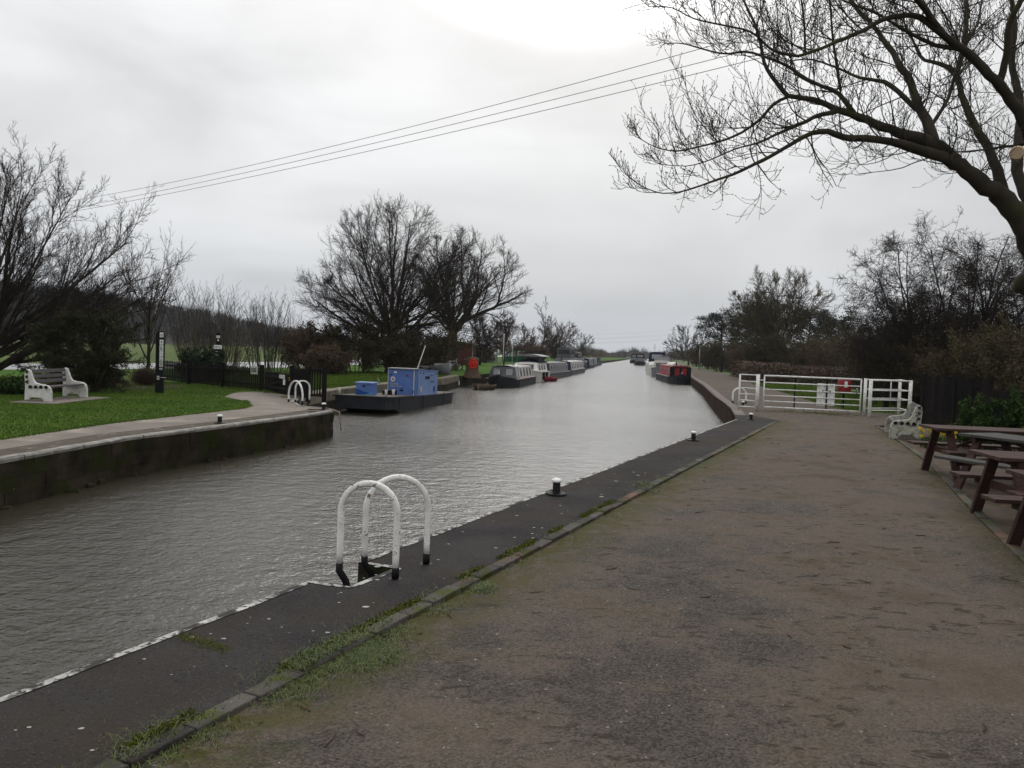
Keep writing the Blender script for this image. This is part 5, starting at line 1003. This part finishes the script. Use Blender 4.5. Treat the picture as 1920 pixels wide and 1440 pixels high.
for px, D, h, lb in ((1071, 98, 3.4, 'tall dark wheelhouse boat behind the row with pale windows'), (1086, 112, 2.9, 'dark-topped boat behind the pale narrowboat')):
    p = at(px, 670, D); t = place_boat('barge', lb, 'barge', (p.x-1.4, D, 0), (p.x+1, D+11, 0), GRPL); hull(11, 2.4, 1.0, .8, .8).build('hull', 'darkhull', t); cabin(2, 9, 2.1, 1.9, .8, 1.7).build('cabin', 'greypaint', t); cabin(3.5, 6.5, 1.9, 1.8, 1.7, h-.4, .1, .1).build('wheelhouse', 'greyhull', t)
    side_windows(t, (4.2, 5.0, 5.8), .5, h-.85, .5, .95, .9, 1.7, h-.4, 'black', 'glass'); MB().box((3.48, 0, h-.85), (.05, 1.4, .5)).build('windscreen', 'glass', t); MB().path([(7.2, 0, 1.7), (7.2, 0, h+3.2)], .045, 6).build('mast', 'steel', t)
# right bank row
t = narrow('red narrowboat with black hull and pale tarpaulin on its roof, nearest on the right bank', (14.75, 69.6, 0), (16.1, 84, 0), 14, 'darkhull', 'red', 'red', 3, GRPR, 'offwhite', 'glass', cratch=0, gunm='greypaint', zr=1.55, ws=.35, wh=.3, fb=(.85, .58, .6))
MB().box((1.22, 0, 1.08), (.03, 1.6, .86)).build('front_bulkhead', 'black', t)
for s in (-.3, .3): MB().box((1.19, s, 1.02), (.03, .42, .68)).build('door', 'red', t)
cabin(3.0, 8.5, 1.1, .8, 1.62, 1.78, .08).build('tarpaulin', 'offwhite', t); MB().box((1.2, 0, 1.0), (.04, 1.85, .95)).build('cabin_end', 'black', t)
t = place_boat('cruiser', 'grey-green cabin cruiser tied behind the red narrowboat', 'cabin cruiser', (17.2, 92, 0), (18.4, 99, 0), GRPR); hull(7, 2.5, 1.2, .95, .9, blunt=.2, bow=1.8).build('hull', 'paleglass', t); cabin(1.5, 6.4, 2.1, 1.8, .95, 1.85, .1, .5).build('cabin', 'offwhite', t); cabin(3.4, 6.4, 1.9, 1.6, 1.9, 2.35, .15, .3).build('canopy', 'greypaint', t); MB().box((1.65, 0, 1.4), (.05, 1.5, .5), 0, .5).build('windscreen', 'glass', t)
t = place_boat('cruiser', 'white cruiser with a dark canopy, third on the right bank', 'cabin cruiser', (19.3, 108, 0), (20.8, 115, 0), GRPR); hull(7, 2.6, 1.3, 1.0, .9, blunt=.2, bow=1.8).build('hull', 'white', t); cabin(1.5, 4, 2.1, 1.9, 1.0, 1.6, .1, .5).build('cabin', 'white', t); cabin(3.0, 6.6, 2.3, 2.1, 1.6, 2.9, .12, .3).build('canopy', 'navy', t); MB().box((3.05, 0, 2.35), (.05, 1.4, .6), 0, .2).build('windscreen', 'paleglass', t)
t = place_boat('cruiser', 'small white cruiser, fourth on the right bank', 'cabin cruiser', (23.6, 136, 0), (25, 142, 0), GRPR); hull(6, 2.3, 1.3, 1.0, .9, blunt=.2, bow=1.8).build('hull', 'white', t); cabin(1.5, 5.4, 2.1, 1.8, 1.0, 1.9, .1, .5).build('cabin', 'white', t); side_windows(t, (2.6, 4), .7, 1.5, .4, 1.05, .9, 1.0, 1.9, 'greypaint')
for px, D, lb in ((1211, 205, 'dark boat with a raised canopy, far on the right bank'), (1198, 262, 'farthest dark boat on the right bank')):
    p = at(px, 670, D); t = place_boat('barge', lb, 'barge', (p.x-1.6, D, 0), (p.x+1, D+14, 0), GRPR); hull(14, 2.8, 1.1, .9, .9).build('hull', 'darkhull', t); cabin(2, 11, 2.4, 2.1, .9, 1.8).build('cabin', 'greypaint', t); cabin(5, 9, 2.3, 2.1, 1.8, 3.0, .12, .2).build('canopy', 'black', t); MB().box((5, 0, 2.4), (.05, 1.5, .6)).build('windscreen', 'paleglass', t)

# ------------------------------------------------------------------ left bank clutter: shed, hut, stump, dinghy
p = at(886, 660, 88); sh = thing('shed', 'brown-red boarded shed half hidden by the big trees', 'shed', (p.x-5.2, 88, 0), math.radians(-4))
MB().box((2.6, 2, 1.15), (5.2, 4, 2.3)).build('wall', 'shed', sh); MB().prism([(-.25, 2.98), (5.4, 2.25), (5.4, 2.35), (-.25, 3.10)], (0, -.3, 0), (1, 0, 0), (0, 0, 1), (0, 4.6, 0)).build('roof', 'roof', sh); MB().prism([(0, 2.3), (5.2, 2.3), (0, 2.97)], (0, 0.01, 0), (1, 0, 0), (0, 0, 1), (0, 4, 0)).build('gable', 'shed', sh)
MB().box((5.25, -.02, 1.2), (.12, .06, 2.3)).build('corner_post', 'greypaint', sh); MB().box((3.2, -.02, 1.3), (.8, .05, .7)).build('window', 'glass', sh)
p = at(893, 660, 92); tag(MB().box((p.x, 92, .9), (1.2, 1.2, 1.8)).box((p.x, 92, 1.85), (1.4, 1.4, .1)).build('shelter', 'black'), 'small black box shelter right of the brown shed', 'shelter')
p = at(942, 660, 128); hu = thing('hut', 'green wooden hut with white window frames across the far lawn', 'hut', (p.x, 128, 0), math.radians(-5))
MB().box((3.1, 1.6, 1.1), (2.1, 3.0, 2.2)).build('wall', 'greenhut', hu); MB().box((1.0, 1.6, .45), (2.1, 2.6, .9)).build('veranda_base', 'greenhut', hu)
v = MB().box((1.0, .4, 1.45), (2.1, .1, 1.1)).build('window', 'paleglass', hu); b = MB()
for x in (0, .5, 1.0, 1.5, 2.05): b.box((x, .32, 1.45), (.08, .06, 1.14))
b.box((1.0, .32, 2.02), (2.1, .06, .08)); b.build('frame', 'white', v)
MB().box((1.0, 1.6, 2.1), (2.3, 2.9, .1)).build('roof', 'roof', hu); MB().prism([(1.9, 2.2), (3.1, 2.85), (4.3, 2.2)], (0, -.1, 0), (1, 0, 0), (0, 0, 1), (0, 3.3, 0)).build('roof', 'roof', hu)
w_ = MB().box((3.15, .08, 1.45), (1.4, .06, .75)).build('window', 'white', hu); MB().box((3.15, .03, 1.45), (1.2, .06, .55)).build('pane', 'pink', w_)
for px, lb in ((907, 'pale small cabinet on the lawn right of the shed'), (926, 'pale low cabinet left of the green hut')):
    p = at(px, 672, 112); tag(MB().box((p.x, 112, .55), (1.0, .8, 1.1)).box((p.x, 112, 1.13), (1.1, .9, .06)).build('cabinet', 'paleglass'), lb, 'cabinet')
p = G(885, 705); st = thing('tree_stump', 'old flared tree stump at the canal edge carrying the red lifebuoy', 'stump', p)
MB().lathe((0, 0, 0), [(.62, -.1), (.50, .1), (.42, .35), (.38, .8), (.40, 1.12), (.3, 1.18), (.02, 1.2)], 14).build('trunk', 'stump', st)
for v in st.children[0].data.vertices: v.co.x *= 1+random.uniform(-.09, .09); v.co.y *= 1+random.uniform(-.09, .09); v.co.z += random.uniform(-.04, .04) if v.co.z > 1 else 0
lb_ = thing('lifebuoy', 'bright red lifebuoy holder strapped to the old stump', 'lifebuoy', p+Vector((.05, -.34, .78))); n = 24; rings = []
for i in range(n+1):
    a = 2*math.pi*i/n; c = Vector((math.cos(a)*.19, 0, math.sin(a)*.26)); o1 = Vector((math.cos(a), 0, math.sin(a))); rings.append([c+(o1*math.cos(q)+Vector((0, 1, 0))*math.sin(q))*.085 for q in np.linspace(0, 2*math.pi, 9)[:-1]])
MB().loft(rings, caps=False).build('ring', 'buoyred', lb_); MB().lathe((0, 0, 0), [(.2, 0), (.2, .05), (.01, .055)], 20).build('back_board', 'buoyred', lb_).rotation_euler = (math.pi/2, 0, 0)
for a in (.8, 2.3, 3.9, 5.4): MB().box((math.cos(a)*.19, 0, math.sin(a)*.26), (.19, .19, .06), 0, -a).build('band', 'buoyred', lb_)
p = G(826, 703); t = thing('dinghy', 'upturned-bowed grey dinghy drawn up on the grass', 'dinghy', (p.x+.6, p.y-1.0, .12), math.radians(122)); dinghy(t, 3.2, 1.5, .55, 'greypaint'); t.rotation_euler.x = math.radians(-8)
p = at(829, 660, 58); mile_post('distant black and white sign post behind the drawn-up dinghy', (p.x, 58, 0), 1.9, .26, 0, [(0, 1.72, .30, .22, 'white', None), (0, 1.1, .24, .18, 'white', None), (0, .9, .2, .1, 'offwhite', None)], False)
def bicycle(label, loc, rz, m):
    t = thing('bicycle', label, 'bicycle', loc, rz, 'bicycles heaped beside the stump'); t.rotation_euler.x = random.uniform(-.25, .1)
    for x in (0, 1.0):
        b = MB(); b.path([(x+.33*math.cos(a), 0, .34+.33*math.sin(a)) for a in np.linspace(0, 2*math.pi, 19)], .022, 6, False); b.build('wheel', 'rubber', t); b = MB()
        for a in np.linspace(0, math.pi, 6)[:-1]: b.path([(x-.31*math.cos(a), 0, .34-.31*math.sin(a)), (x+.31*math.cos(a), 0, .34+.31*math.sin(a))], .006, 4)
        b.build('spokes', 'steel', t)
    b = MB()
    for q, r_ in (((.0, 0, .34), (.42, 0, .34)), ((.42, 0, .34), (.30, 0, .82)), ((.0, 0, .34), (.32, 0, .74)), ((.32, 0, .74), (.88, 0, .78)), ((.42, 0, .34), (.88, 0, .68)), ((1.0, 0, .34), (.86, 0, .92))): b.path([q, r_], .02, 6)
    b.build('frame', m, t); MB().box((.28, 0, .86), (.24, .12, .05)).build('saddle', 'black', t); MB().path([(.86, -.26, .95), (.86, .26, .95)], .016, 6).build('handlebar', 'steel', t)
for i, (dx, dy, rz, m, lb) in enumerate(((-2.0, .3, .1, 'offwhite', 'white-framed bicycle at the left of the heap'), (-1.9, .8, .35, 'steel', 'grey bicycle at the back of the heap'), (-1.35, .2, -.15, 'black', 'black bicycle at the right of the heap, beside the stump'))):
    p = G(882, 697); bicycle(lb, (p.x+dx, p.y+dy, 0), rz, m)
p = G(765, 702); t = thing('scrap_heap', 'heap of old planks and rubbish in front of the thicket', 'heap', p); 
for i in range(34):
    m_ = random.choice(('greypaint', 'stump', 'shed', 'black', 'greywood', 'bark')); a = random.uniform(-.6, .6); x = random.uniform(-.9, 1.3); z = .12+random.random()*.3*(1-abs(x-.2)/1.6); MB().box((x, random.uniform(-.6, .6), z), (random.uniform(.3, 1.1), random.uniform(.08, .3), random.uniform(.05, .14)), a, random.uniform(-.4, .4)).build('plank', m_, t)
p = G(800, 696); b = MB(); tag(b.box((p.x, p.y+1.5, .45), (1.6, .05, .9)).box((p.x-.8, p.y+1.5, .6), (.1, .1, 1.2)).box((p.x+.8, p.y+1.5, .6), (.1, .1, 1.2)).build('garden_screen', 'stump'), 'weathered wooden garden screen beside the scrap heap', 'screen')
# poles and mast on the left lawn
for px, D, h, lb in ((944, 62, 3.0, 'thin pale pole rising behind the first narrowboat'), (961, 90, 3.4, 'thin pale pole in front of the green hut')):
    p = at(px, 660, D); tag(MB().path([(p.x, D, 0), (p.x, D, h)], .03, 6).build('pole', 'offwhite'), lb, 'pole')
# towpath lamp-like posts far right
for px, D, h, lb in ((1312, 120, 3.2, 'slim grey pole by the far towpath'), (1252, 150, 1.9, 'short dark post by the far towpath')):
    p = at(px, 660, D); tag(MB().path([(p.x, D, 0), (p.x, D, h)], .07, 6).build('pole', 'steel'), lb, 'pole')
# bridge
p = at(1192, 668, 640); br = thing('bridge', 'low distant bridge where the canal vanishes', 'bridge', (p.x, 640, -.7)); n = 16; 
arch_ = [(-8*math.cos(a), 3.3*math.sin(a)) for a in np.linspace(0, math.pi, n)]; MB().prism([(-24, 0)]+[(-24, 3.2), (-9, 4.7), (9, 4.7), (24, 3.2), (24, 0)]+arch_[::-1], (0, 0, 0), (1, 0, 0), (0, 0, 1), (0, 6, 0)).build('span', 'bridge', br); MB().prism([(-24, 3.2), (-9, 4.7), (9, 4.7), (24, 3.2), (24, 4.0), (9, 5.5), (-9, 5.5), (-24, 4.0)], (0, -.1, 0), (1, 0, 0), (0, 0, 1), (0, .4, 0)).build('parapet', 'bridge', br)
# pylons and their wires
def pylon(label, X, Y, H):
    t = thing('pylon', label, 'pylon', (X, Y, 0), .3, 'distant electricity pylons'); b = MB(); r = H*.0042
    wd = lambda z: (H*.085)*(1-z/H)**1.1+.8; zs = [0, .16, .3, .42, .53, .63, .72, .80, .88, 1.0]
    for sx in (-1, 1):
        for sy in (-1, 1): b.path([(sx*wd(z*H), sy*wd(z*H), z*H) for z in zs], r, 4)
    for z0, z1 in zip(zs[:-1], zs[1:]):
        for s in (-1, 1): b.path([(-wd(z0*H), s*wd(z0*H), z0*H), (wd(z1*H), s*wd(z1*H), z1*H)], r*.7, 4); b.path([(wd(z0*H), s*wd(z0*H), z0*H), (-wd(z1*H), s*wd(z1*H), z1*H)], r*.7, 4)
    b.build('lattice_tower', 'steel', t)
    for z, wdt in ((.62, .16), (.76, .2), (.90, .14)): MB().path([(-wdt*H, 0, z*H), (0, 0, z*H+.8), (wdt*H, 0, z*H)], r*1.2, 4).build('cross_arm', 'steel', t)
    return t
PY = (at(1261, 668, 1150).x, 1150, 46); pylon('tall lattice pylon left of the pale bare tree', *PY); p2 = at(1227, 668, 2300); pylon('tiny faint pylon on the horizon', p2.x, 2300, 40)
for i, (z, dx) in enumerate(((.62, -7), (.62, 7), (.76, -8), (.76, 8), (.9, 0))):
    a = Vector((PY[0]+dx, 1150, z*46)); c = Vector((at(700, 668, 1250).x, 1250, z*46+8)); pts = [a+(c-a)*u+Vector((0, 0, -16*4*u*(1-u))) for u in np.linspace(0, 1, 25)]; tag(MB().path(pts, .08, 4).build('power_line', 'wire'), ['lowest left', 'lowest right', 'middle left', 'middle right', 'topmost'][i]+' cable strung from the distant pylon', 'cable', 'cables of the distant pylon')
# three overhead wires crossing the sky
for (a, m_, c), lb in zip((((185, 368), (560, 288), (1265, 105)), ((185, 381), (560, 303), (1290, 123)), ((185, 388), (560, 313.5), (1290, 142))), ('upper overhead wire crossing the sky', 'middle overhead wire crossing the sky', 'lower overhead wire crossing the sky')):
    D0, D1 = 62, 34; A = at(*a, D0); C = at(*c, D1); uu = None
    best = None
    for sag in np.linspace(0, 4, 81):
        f = lambda u: A+(C-A)*u+Vector((0, 0, -sag*4*u*(1-u)))
        for u in np.linspace(.2, .7, 51):
            q = f(u)-Vector((0, 0, EYE)); px_ = 960+FPX*q.dot(cr)/q.dot(fwd)
            if abs(px_-560) < 6:
                py_ = 720-FPX*q.dot(cu)/q.dot(fwd); e = abs(py_-m_[1])
                if best is None or e < best[0]: best = (e, sag)
    sag = best[1]; pts = [A+(C-A)*u+Vector((0, 0, -sag*4*u*(1-u))) for u in np.linspace(-.12, 1.35, 50)]; tag(MB().path(pts, .0145, 6).build('overhead_wire', 'wire'), lb, 'wire', 'overhead wires')

# ------------------------------------------------------------------ grass, litter, lichen
def blades(name, label, P, h, w, m, seed, lean=.5, cat='grass'):
    P = P.copy()
    if name == 'kerb_grass': P[:, 2] += np.where(P[:, 0] > interp(KL, P[:, 1])+.05, zpath(P[:, 0], P[:, 1])-.004, .018)
    global rng
    rng = np.random.default_rng(seed); n = len(P); a = rng.uniform(0, 6.283, n); hh = h*rng.uniform(.5, 1.3, n); d = np.c_[np.cos(a), np.sin(a), np.zeros(n)]; s = np.c_[-np.sin(a), np.cos(a), np.zeros(n)]*(w/2); le = rng.uniform(.1, 1, n)[:, None]*lean
    mid = P+d*(hh[:, None]*le*.35)+np.c_[np.zeros((n, 2)), hh*.6]; top = P+d*(hh[:, None]*le)+np.c_[np.zeros((n, 2)), hh*(1-.3*le[:, 0])]
    V = np.stack([P-s, P+s, mid+s*.7, mid-s*.7, top], 1).reshape(-1, 3); b = np.arange(n)*5; F = np.concatenate([np.c_[b, b+1, b+2], np.c_[b, b+2, b+3], np.c_[b+3, b+2, b+4]])
    return tag(link(name, npmesh(name, V, F), m), label, cat, None, 'stuff')
def inpoly(P, poly):
    x, y = P[:, 0], P[:, 1]; r = np.zeros(len(P), bool); n = len(poly)
    for i in range(n):
        x0, y0 = poly[i]; x1, y1 = poly[(i+1) % n]; c = ((y0 > y) != (y1 > y)) & (x < (x1-x0)*(y-y0)/(y1-y0+1e-12)+x0); r ^= c
    return r
rng = np.random.default_rng(300)
lawn = [(-14, 8), (-8.0, 8), (-7.87, 12.29), (-7.65, 15.11), (-6.98, 18.07), (-6.66, 19.75), (-6.75, 20.35), (-7.45, 22.3), (-8.5, 23.6), (-9.2, 27.4), (-13.8, 31.2), (-20, 30), (-18, 18)]
P = np.c_[rng.uniform(-20, -6, 330000), rng.uniform(8, 31.5, 330000)]; P = P[inpoly(P, lawn)]; P = np.c_[P, np.zeros(len(P))]
blades('lawn_grass', 'short mown bright green grass of the left lawn', P[:150000], .032, .012, 'grassblade', 301)
P = np.c_[rng.uniform(-16, -2, 200000), rng.uniform(24, 56, 200000)]; P = P[inpoly(P, [(-7.2, 25.4), (-6.9, 28.6), (-5.8, 36.2), (-4.3, 44.4), (-4.0, 52), (-9, 52), (-14, 42), (-13, 31)])]
blades('bank_grass', 'green grass of the bank behind the work boat', np.c_[P, np.zeros(len(P))][:70000], .09, .022, 'grassblade', 302)
# ragged lawn edge and a few dead leaves on the grass
rng = np.random.default_rng(303); Q, s_q = resample(PL[1:8], .01); k = rng.integers(0, len(Q), 9000); P = np.c_[Q[k]+rng.normal(0, 1, (9000, 2))*.045, np.full(9000, .006)]
blades('lawn_edge_grass', 'ragged grass creeping over the edge of the left quay path', P, .035, .010, 'grassblade', 304, 1.2)
P = np.c_[rng.uniform(-15, -7, 1500), rng.uniform(12, 29, 1500)]; P = P[inpoly(P, lawn)]; V, F = leafquads(np.c_[P, np.full(len(P), .038)][:450], .06, 1.5, 0, 0, .2)
tag(link('lawn_leaves', npmesh('lawn_leaves', V, F), 'leaflitter'), 'dead leaves scattered over the left lawn', 'leaves', None, 'stuff')
b = MB(); random.seed(12); Qw, sw = resample(LEdge[:8], .1)
for i in range(46):
    j = random.randrange(int(len(Qw)*.9)); r = random.uniform(.05, .16); b.box((Qw[j][0]+random.uniform(.0, .12), Qw[j][1], WZ+random.uniform(-.05, .02)), (r*1.6, r, r*.8), random.uniform(0, 3), random.uniform(-.3, .3), random.uniform(-.3, .3), .7)
b.build('wall_footing', 'stonewall', bevel=.02)['kind'] = 'structure'
# tufts along the kerb
pts = []; rng = np.random.default_rng(310)
for y, off, n, sp in ((3.35, .10, 220, .06), (3.75, .14, 420, .07), (4.25, .18, 3000, .085), (4.05, .05, 900, .07), (4.6, .10, 320, .06), (5.05, .13, 220, .06), (5.55, .15, 900, .05), (4.25, .22, 500, .16), (6.3, .1, 90, .1), (7.0, .14, 90, .12), (8.2, .1, 70, .1), (9.9, .04, 500, .10), (10.2, -.08, 240, .07), (12.4, .1, 160, .15), (15, .1, 160, .2), (3.1, .05, 300, .1)):
    pts.append(np.c_[kl(y)+off+rng.normal(0, sp, n), y+rng.normal(0, sp*1.3, n), np.zeros(n)+.004])
for y in np.r_[np.arange(2.6, 5.4, .04), np.arange(5.4, 20, .16)]:
    n = rng.integers(0, 16); s = rng.choice([-1, 1], p=[.35, .65]); pts.append(np.c_[kl(y)+s*.085+rng.normal(0, .025, n), y+rng.normal(0, .07, n), np.zeros(n)+.004])
P = np.concatenate(pts); blades('kerb_grass', 'tufts of rough grass and weed growing along the kerb', P, .034, .0035, 'grassdry', 311, 2.2)
P = np.c_[rng.uniform(0, 1, 700)*.55-1.62+.0, np.zeros(700), np.zeros(700)]; a = G(340, 1195); c = G(430, 1222); u = rng.random(700); P = np.c_[a.x+(c.x-a.x)*u+rng.normal(0, .018, 700), a.y+(c.y-a.y)*u+rng.normal(0, .03, 700), u*0+.006]
blades('crack_weed', 'yellowish weed growing from a crack in the dark quay', P[:380], .014, .004, 'moss', 312, 2.2, 'weed')
# moss cushions and rope of moss along kerb
pts = []
for y in np.arange(2.6, 9, .035):
    if math.sin(y*3.1)+math.sin(y*7.7+1) > -.3:
        n = 40; pts.append(np.c_[kl(y)-.075+rng.normal(0, .022, n), y+rng.normal(0, .03, n), np.abs(rng.normal(0, .008, n))+.010])
V, F = leafquads(np.concatenate(pts), .011, 1.4); tag(link('moss', npmesh('moss', V, F), 'moss'), 'bright moss cushions in the joint behind the kerb', 'moss', None, 'stuff')
# grass clump inside the far gate
P = G(1530, 775); n = 900; Q = np.c_[P.x+rng.normal(0, .9, n), P.y+rng.normal(0, .5, n), np.zeros(n)]; blades('gate_grass', 'worn strip of grass at the foot of the white gate', Q, .04, .012, 'grassdry', 313)
Q = np.c_[rng.uniform(9, 21, 90000), rng.uniform(26, 60, 90000)]; Q = Q[inpoly(Q, [(12.2, 27.6), (11.9, 30.0), (14.0, 40), (17, 57), (22, 57), (19, 40), (17, 28)])]; blades('verge_grass', 'green verge grass between towpath and hedge', np.c_[Q, np.zeros(len(Q))-.01][:40000], .09, .02, 'grassblade', 314)
# pale lichen spots on the dark quay
b = MB(); random.seed(5)
for i in range(75):
    y = 2.6+random.random()**1.3*9; x = EX(y)+random.uniform(.12, .92); r = random.uniform(.004, .013)*(2.0 if random.random() < .12 else 1); n = 9; ph = random.random()*6
    b.add([(x+r*random.uniform(.7, 1.2)*math.cos(2*math.pi*j/n)*1.3, y+r*random.uniform(.7, 1.2)*math.sin(2*math.pi*j/n), .0065) for j in range(n)], [tuple(range(n))])
o = b.build('lichen_spots', 'lichen'); tag(o, 'pale lichen spots scattered over the dark quay', 'lichen', None, 'stuff')
# twigs and leaf litter on the path
b = MB(); random.seed(6)
for i in range(150):
    y = 2.4+random.random()**1.4*16; x = random.uniform(kl(y)+.2, float(interp(RK, y))-.05); l = random.uniform(.03, .14); a = random.gauss(0, .6)
    z_ = .012+float(zpath(x, y)); b.path([(x, y, z_), (x+l*.5*math.cos(a), y+l*.5*math.sin(a)+random.uniform(-.01, .01), z_+.002), (x+l*math.cos(a+.2), y+l*math.sin(a+.2), z_)], random.uniform(.0015, .004), 5)
tag(b.build('fallen_twigs', 'leaflitter'), 'small fallen twigs scattered over the gravel path', 'twigs', None, 'stuff')
rng = np.random.default_rng(320); y = 3+17*rng.random(1900)**1.3; x = interp(RK, y)-np.abs(rng.normal(0, .15, 1900))+.09; V, F = leafquads(np.c_[x, y, rng.uniform(.012, .022, 1900)], .020, 1.6, 0, 0, .12)
tag(link('leaf_litter', npmesh('leaf_litter', V, F), 'leaflitter'), 'dead leaves gathered along the right edge of the path', 'leaves', None, 'stuff')
# loose stones over the near path
rng = np.random.default_rng(330); n = 2500; y = 2.3+rng.random(n)**1.6*8; x = interp(KL, y)+.12+rng.random(n)*(interp(RK, y)-interp(KL, y)-.2); r = rng.uniform(.0012, .003, n)
o8 = np.array([[1, 0, 0], [-1, 0, 0], [0, 1, 0], [0, -1, 0], [0, 0, 1], [0, 0, -1.]]); f8 = np.array([[0, 2, 4], [2, 1, 4], [1, 3, 4], [3, 0, 4], [2, 0, 5], [1, 2, 5], [3, 1, 5], [0, 3, 5]])
V = (np.c_[x, y, np.full(n, .010)+zpath(x, y)][:, None]+(o8[None]*rng.uniform(.6, 1.2, (n, 6, 1)))*r[:, None, None]).reshape(-1, 3); F = (f8[None]+np.arange(n)[:, None, None]*6).reshape(-1, 3)
M['grit'] = mat('grit', (.10, .09, .08), (.03, .028, .026), 8, .8, island=.5); tag(link('loose_grit', npmesh('loose_grit', V, F), 'grit'), 'loose grit lying on the near part of the path', 'gravel', None, 'stuff')

# ------------------------------------------------------------------ haze
hb = MB().box((0, 1200, 59), (3400, 2700, 126)).build('haze', None); hb['kind'] = 'stuff'
hm = bpy.data.materials.new('haze'); hm.use_nodes = True; hn = hm.node_tree.nodes; hn.clear(); vo = hn.new('ShaderNodeVolumePrincipled'); ho = hn.new('ShaderNodeOutputMaterial'); hm.node_tree.links.new(vo.outputs[0], ho.inputs['Volume'])
vo.inputs['Color'].default_value = (.86, .9, .96, 1); vo.inputs['Density'].default_value = .00014; vo.inputs['Anisotropy'].default_value = .2; hb.data.materials.append(hm)
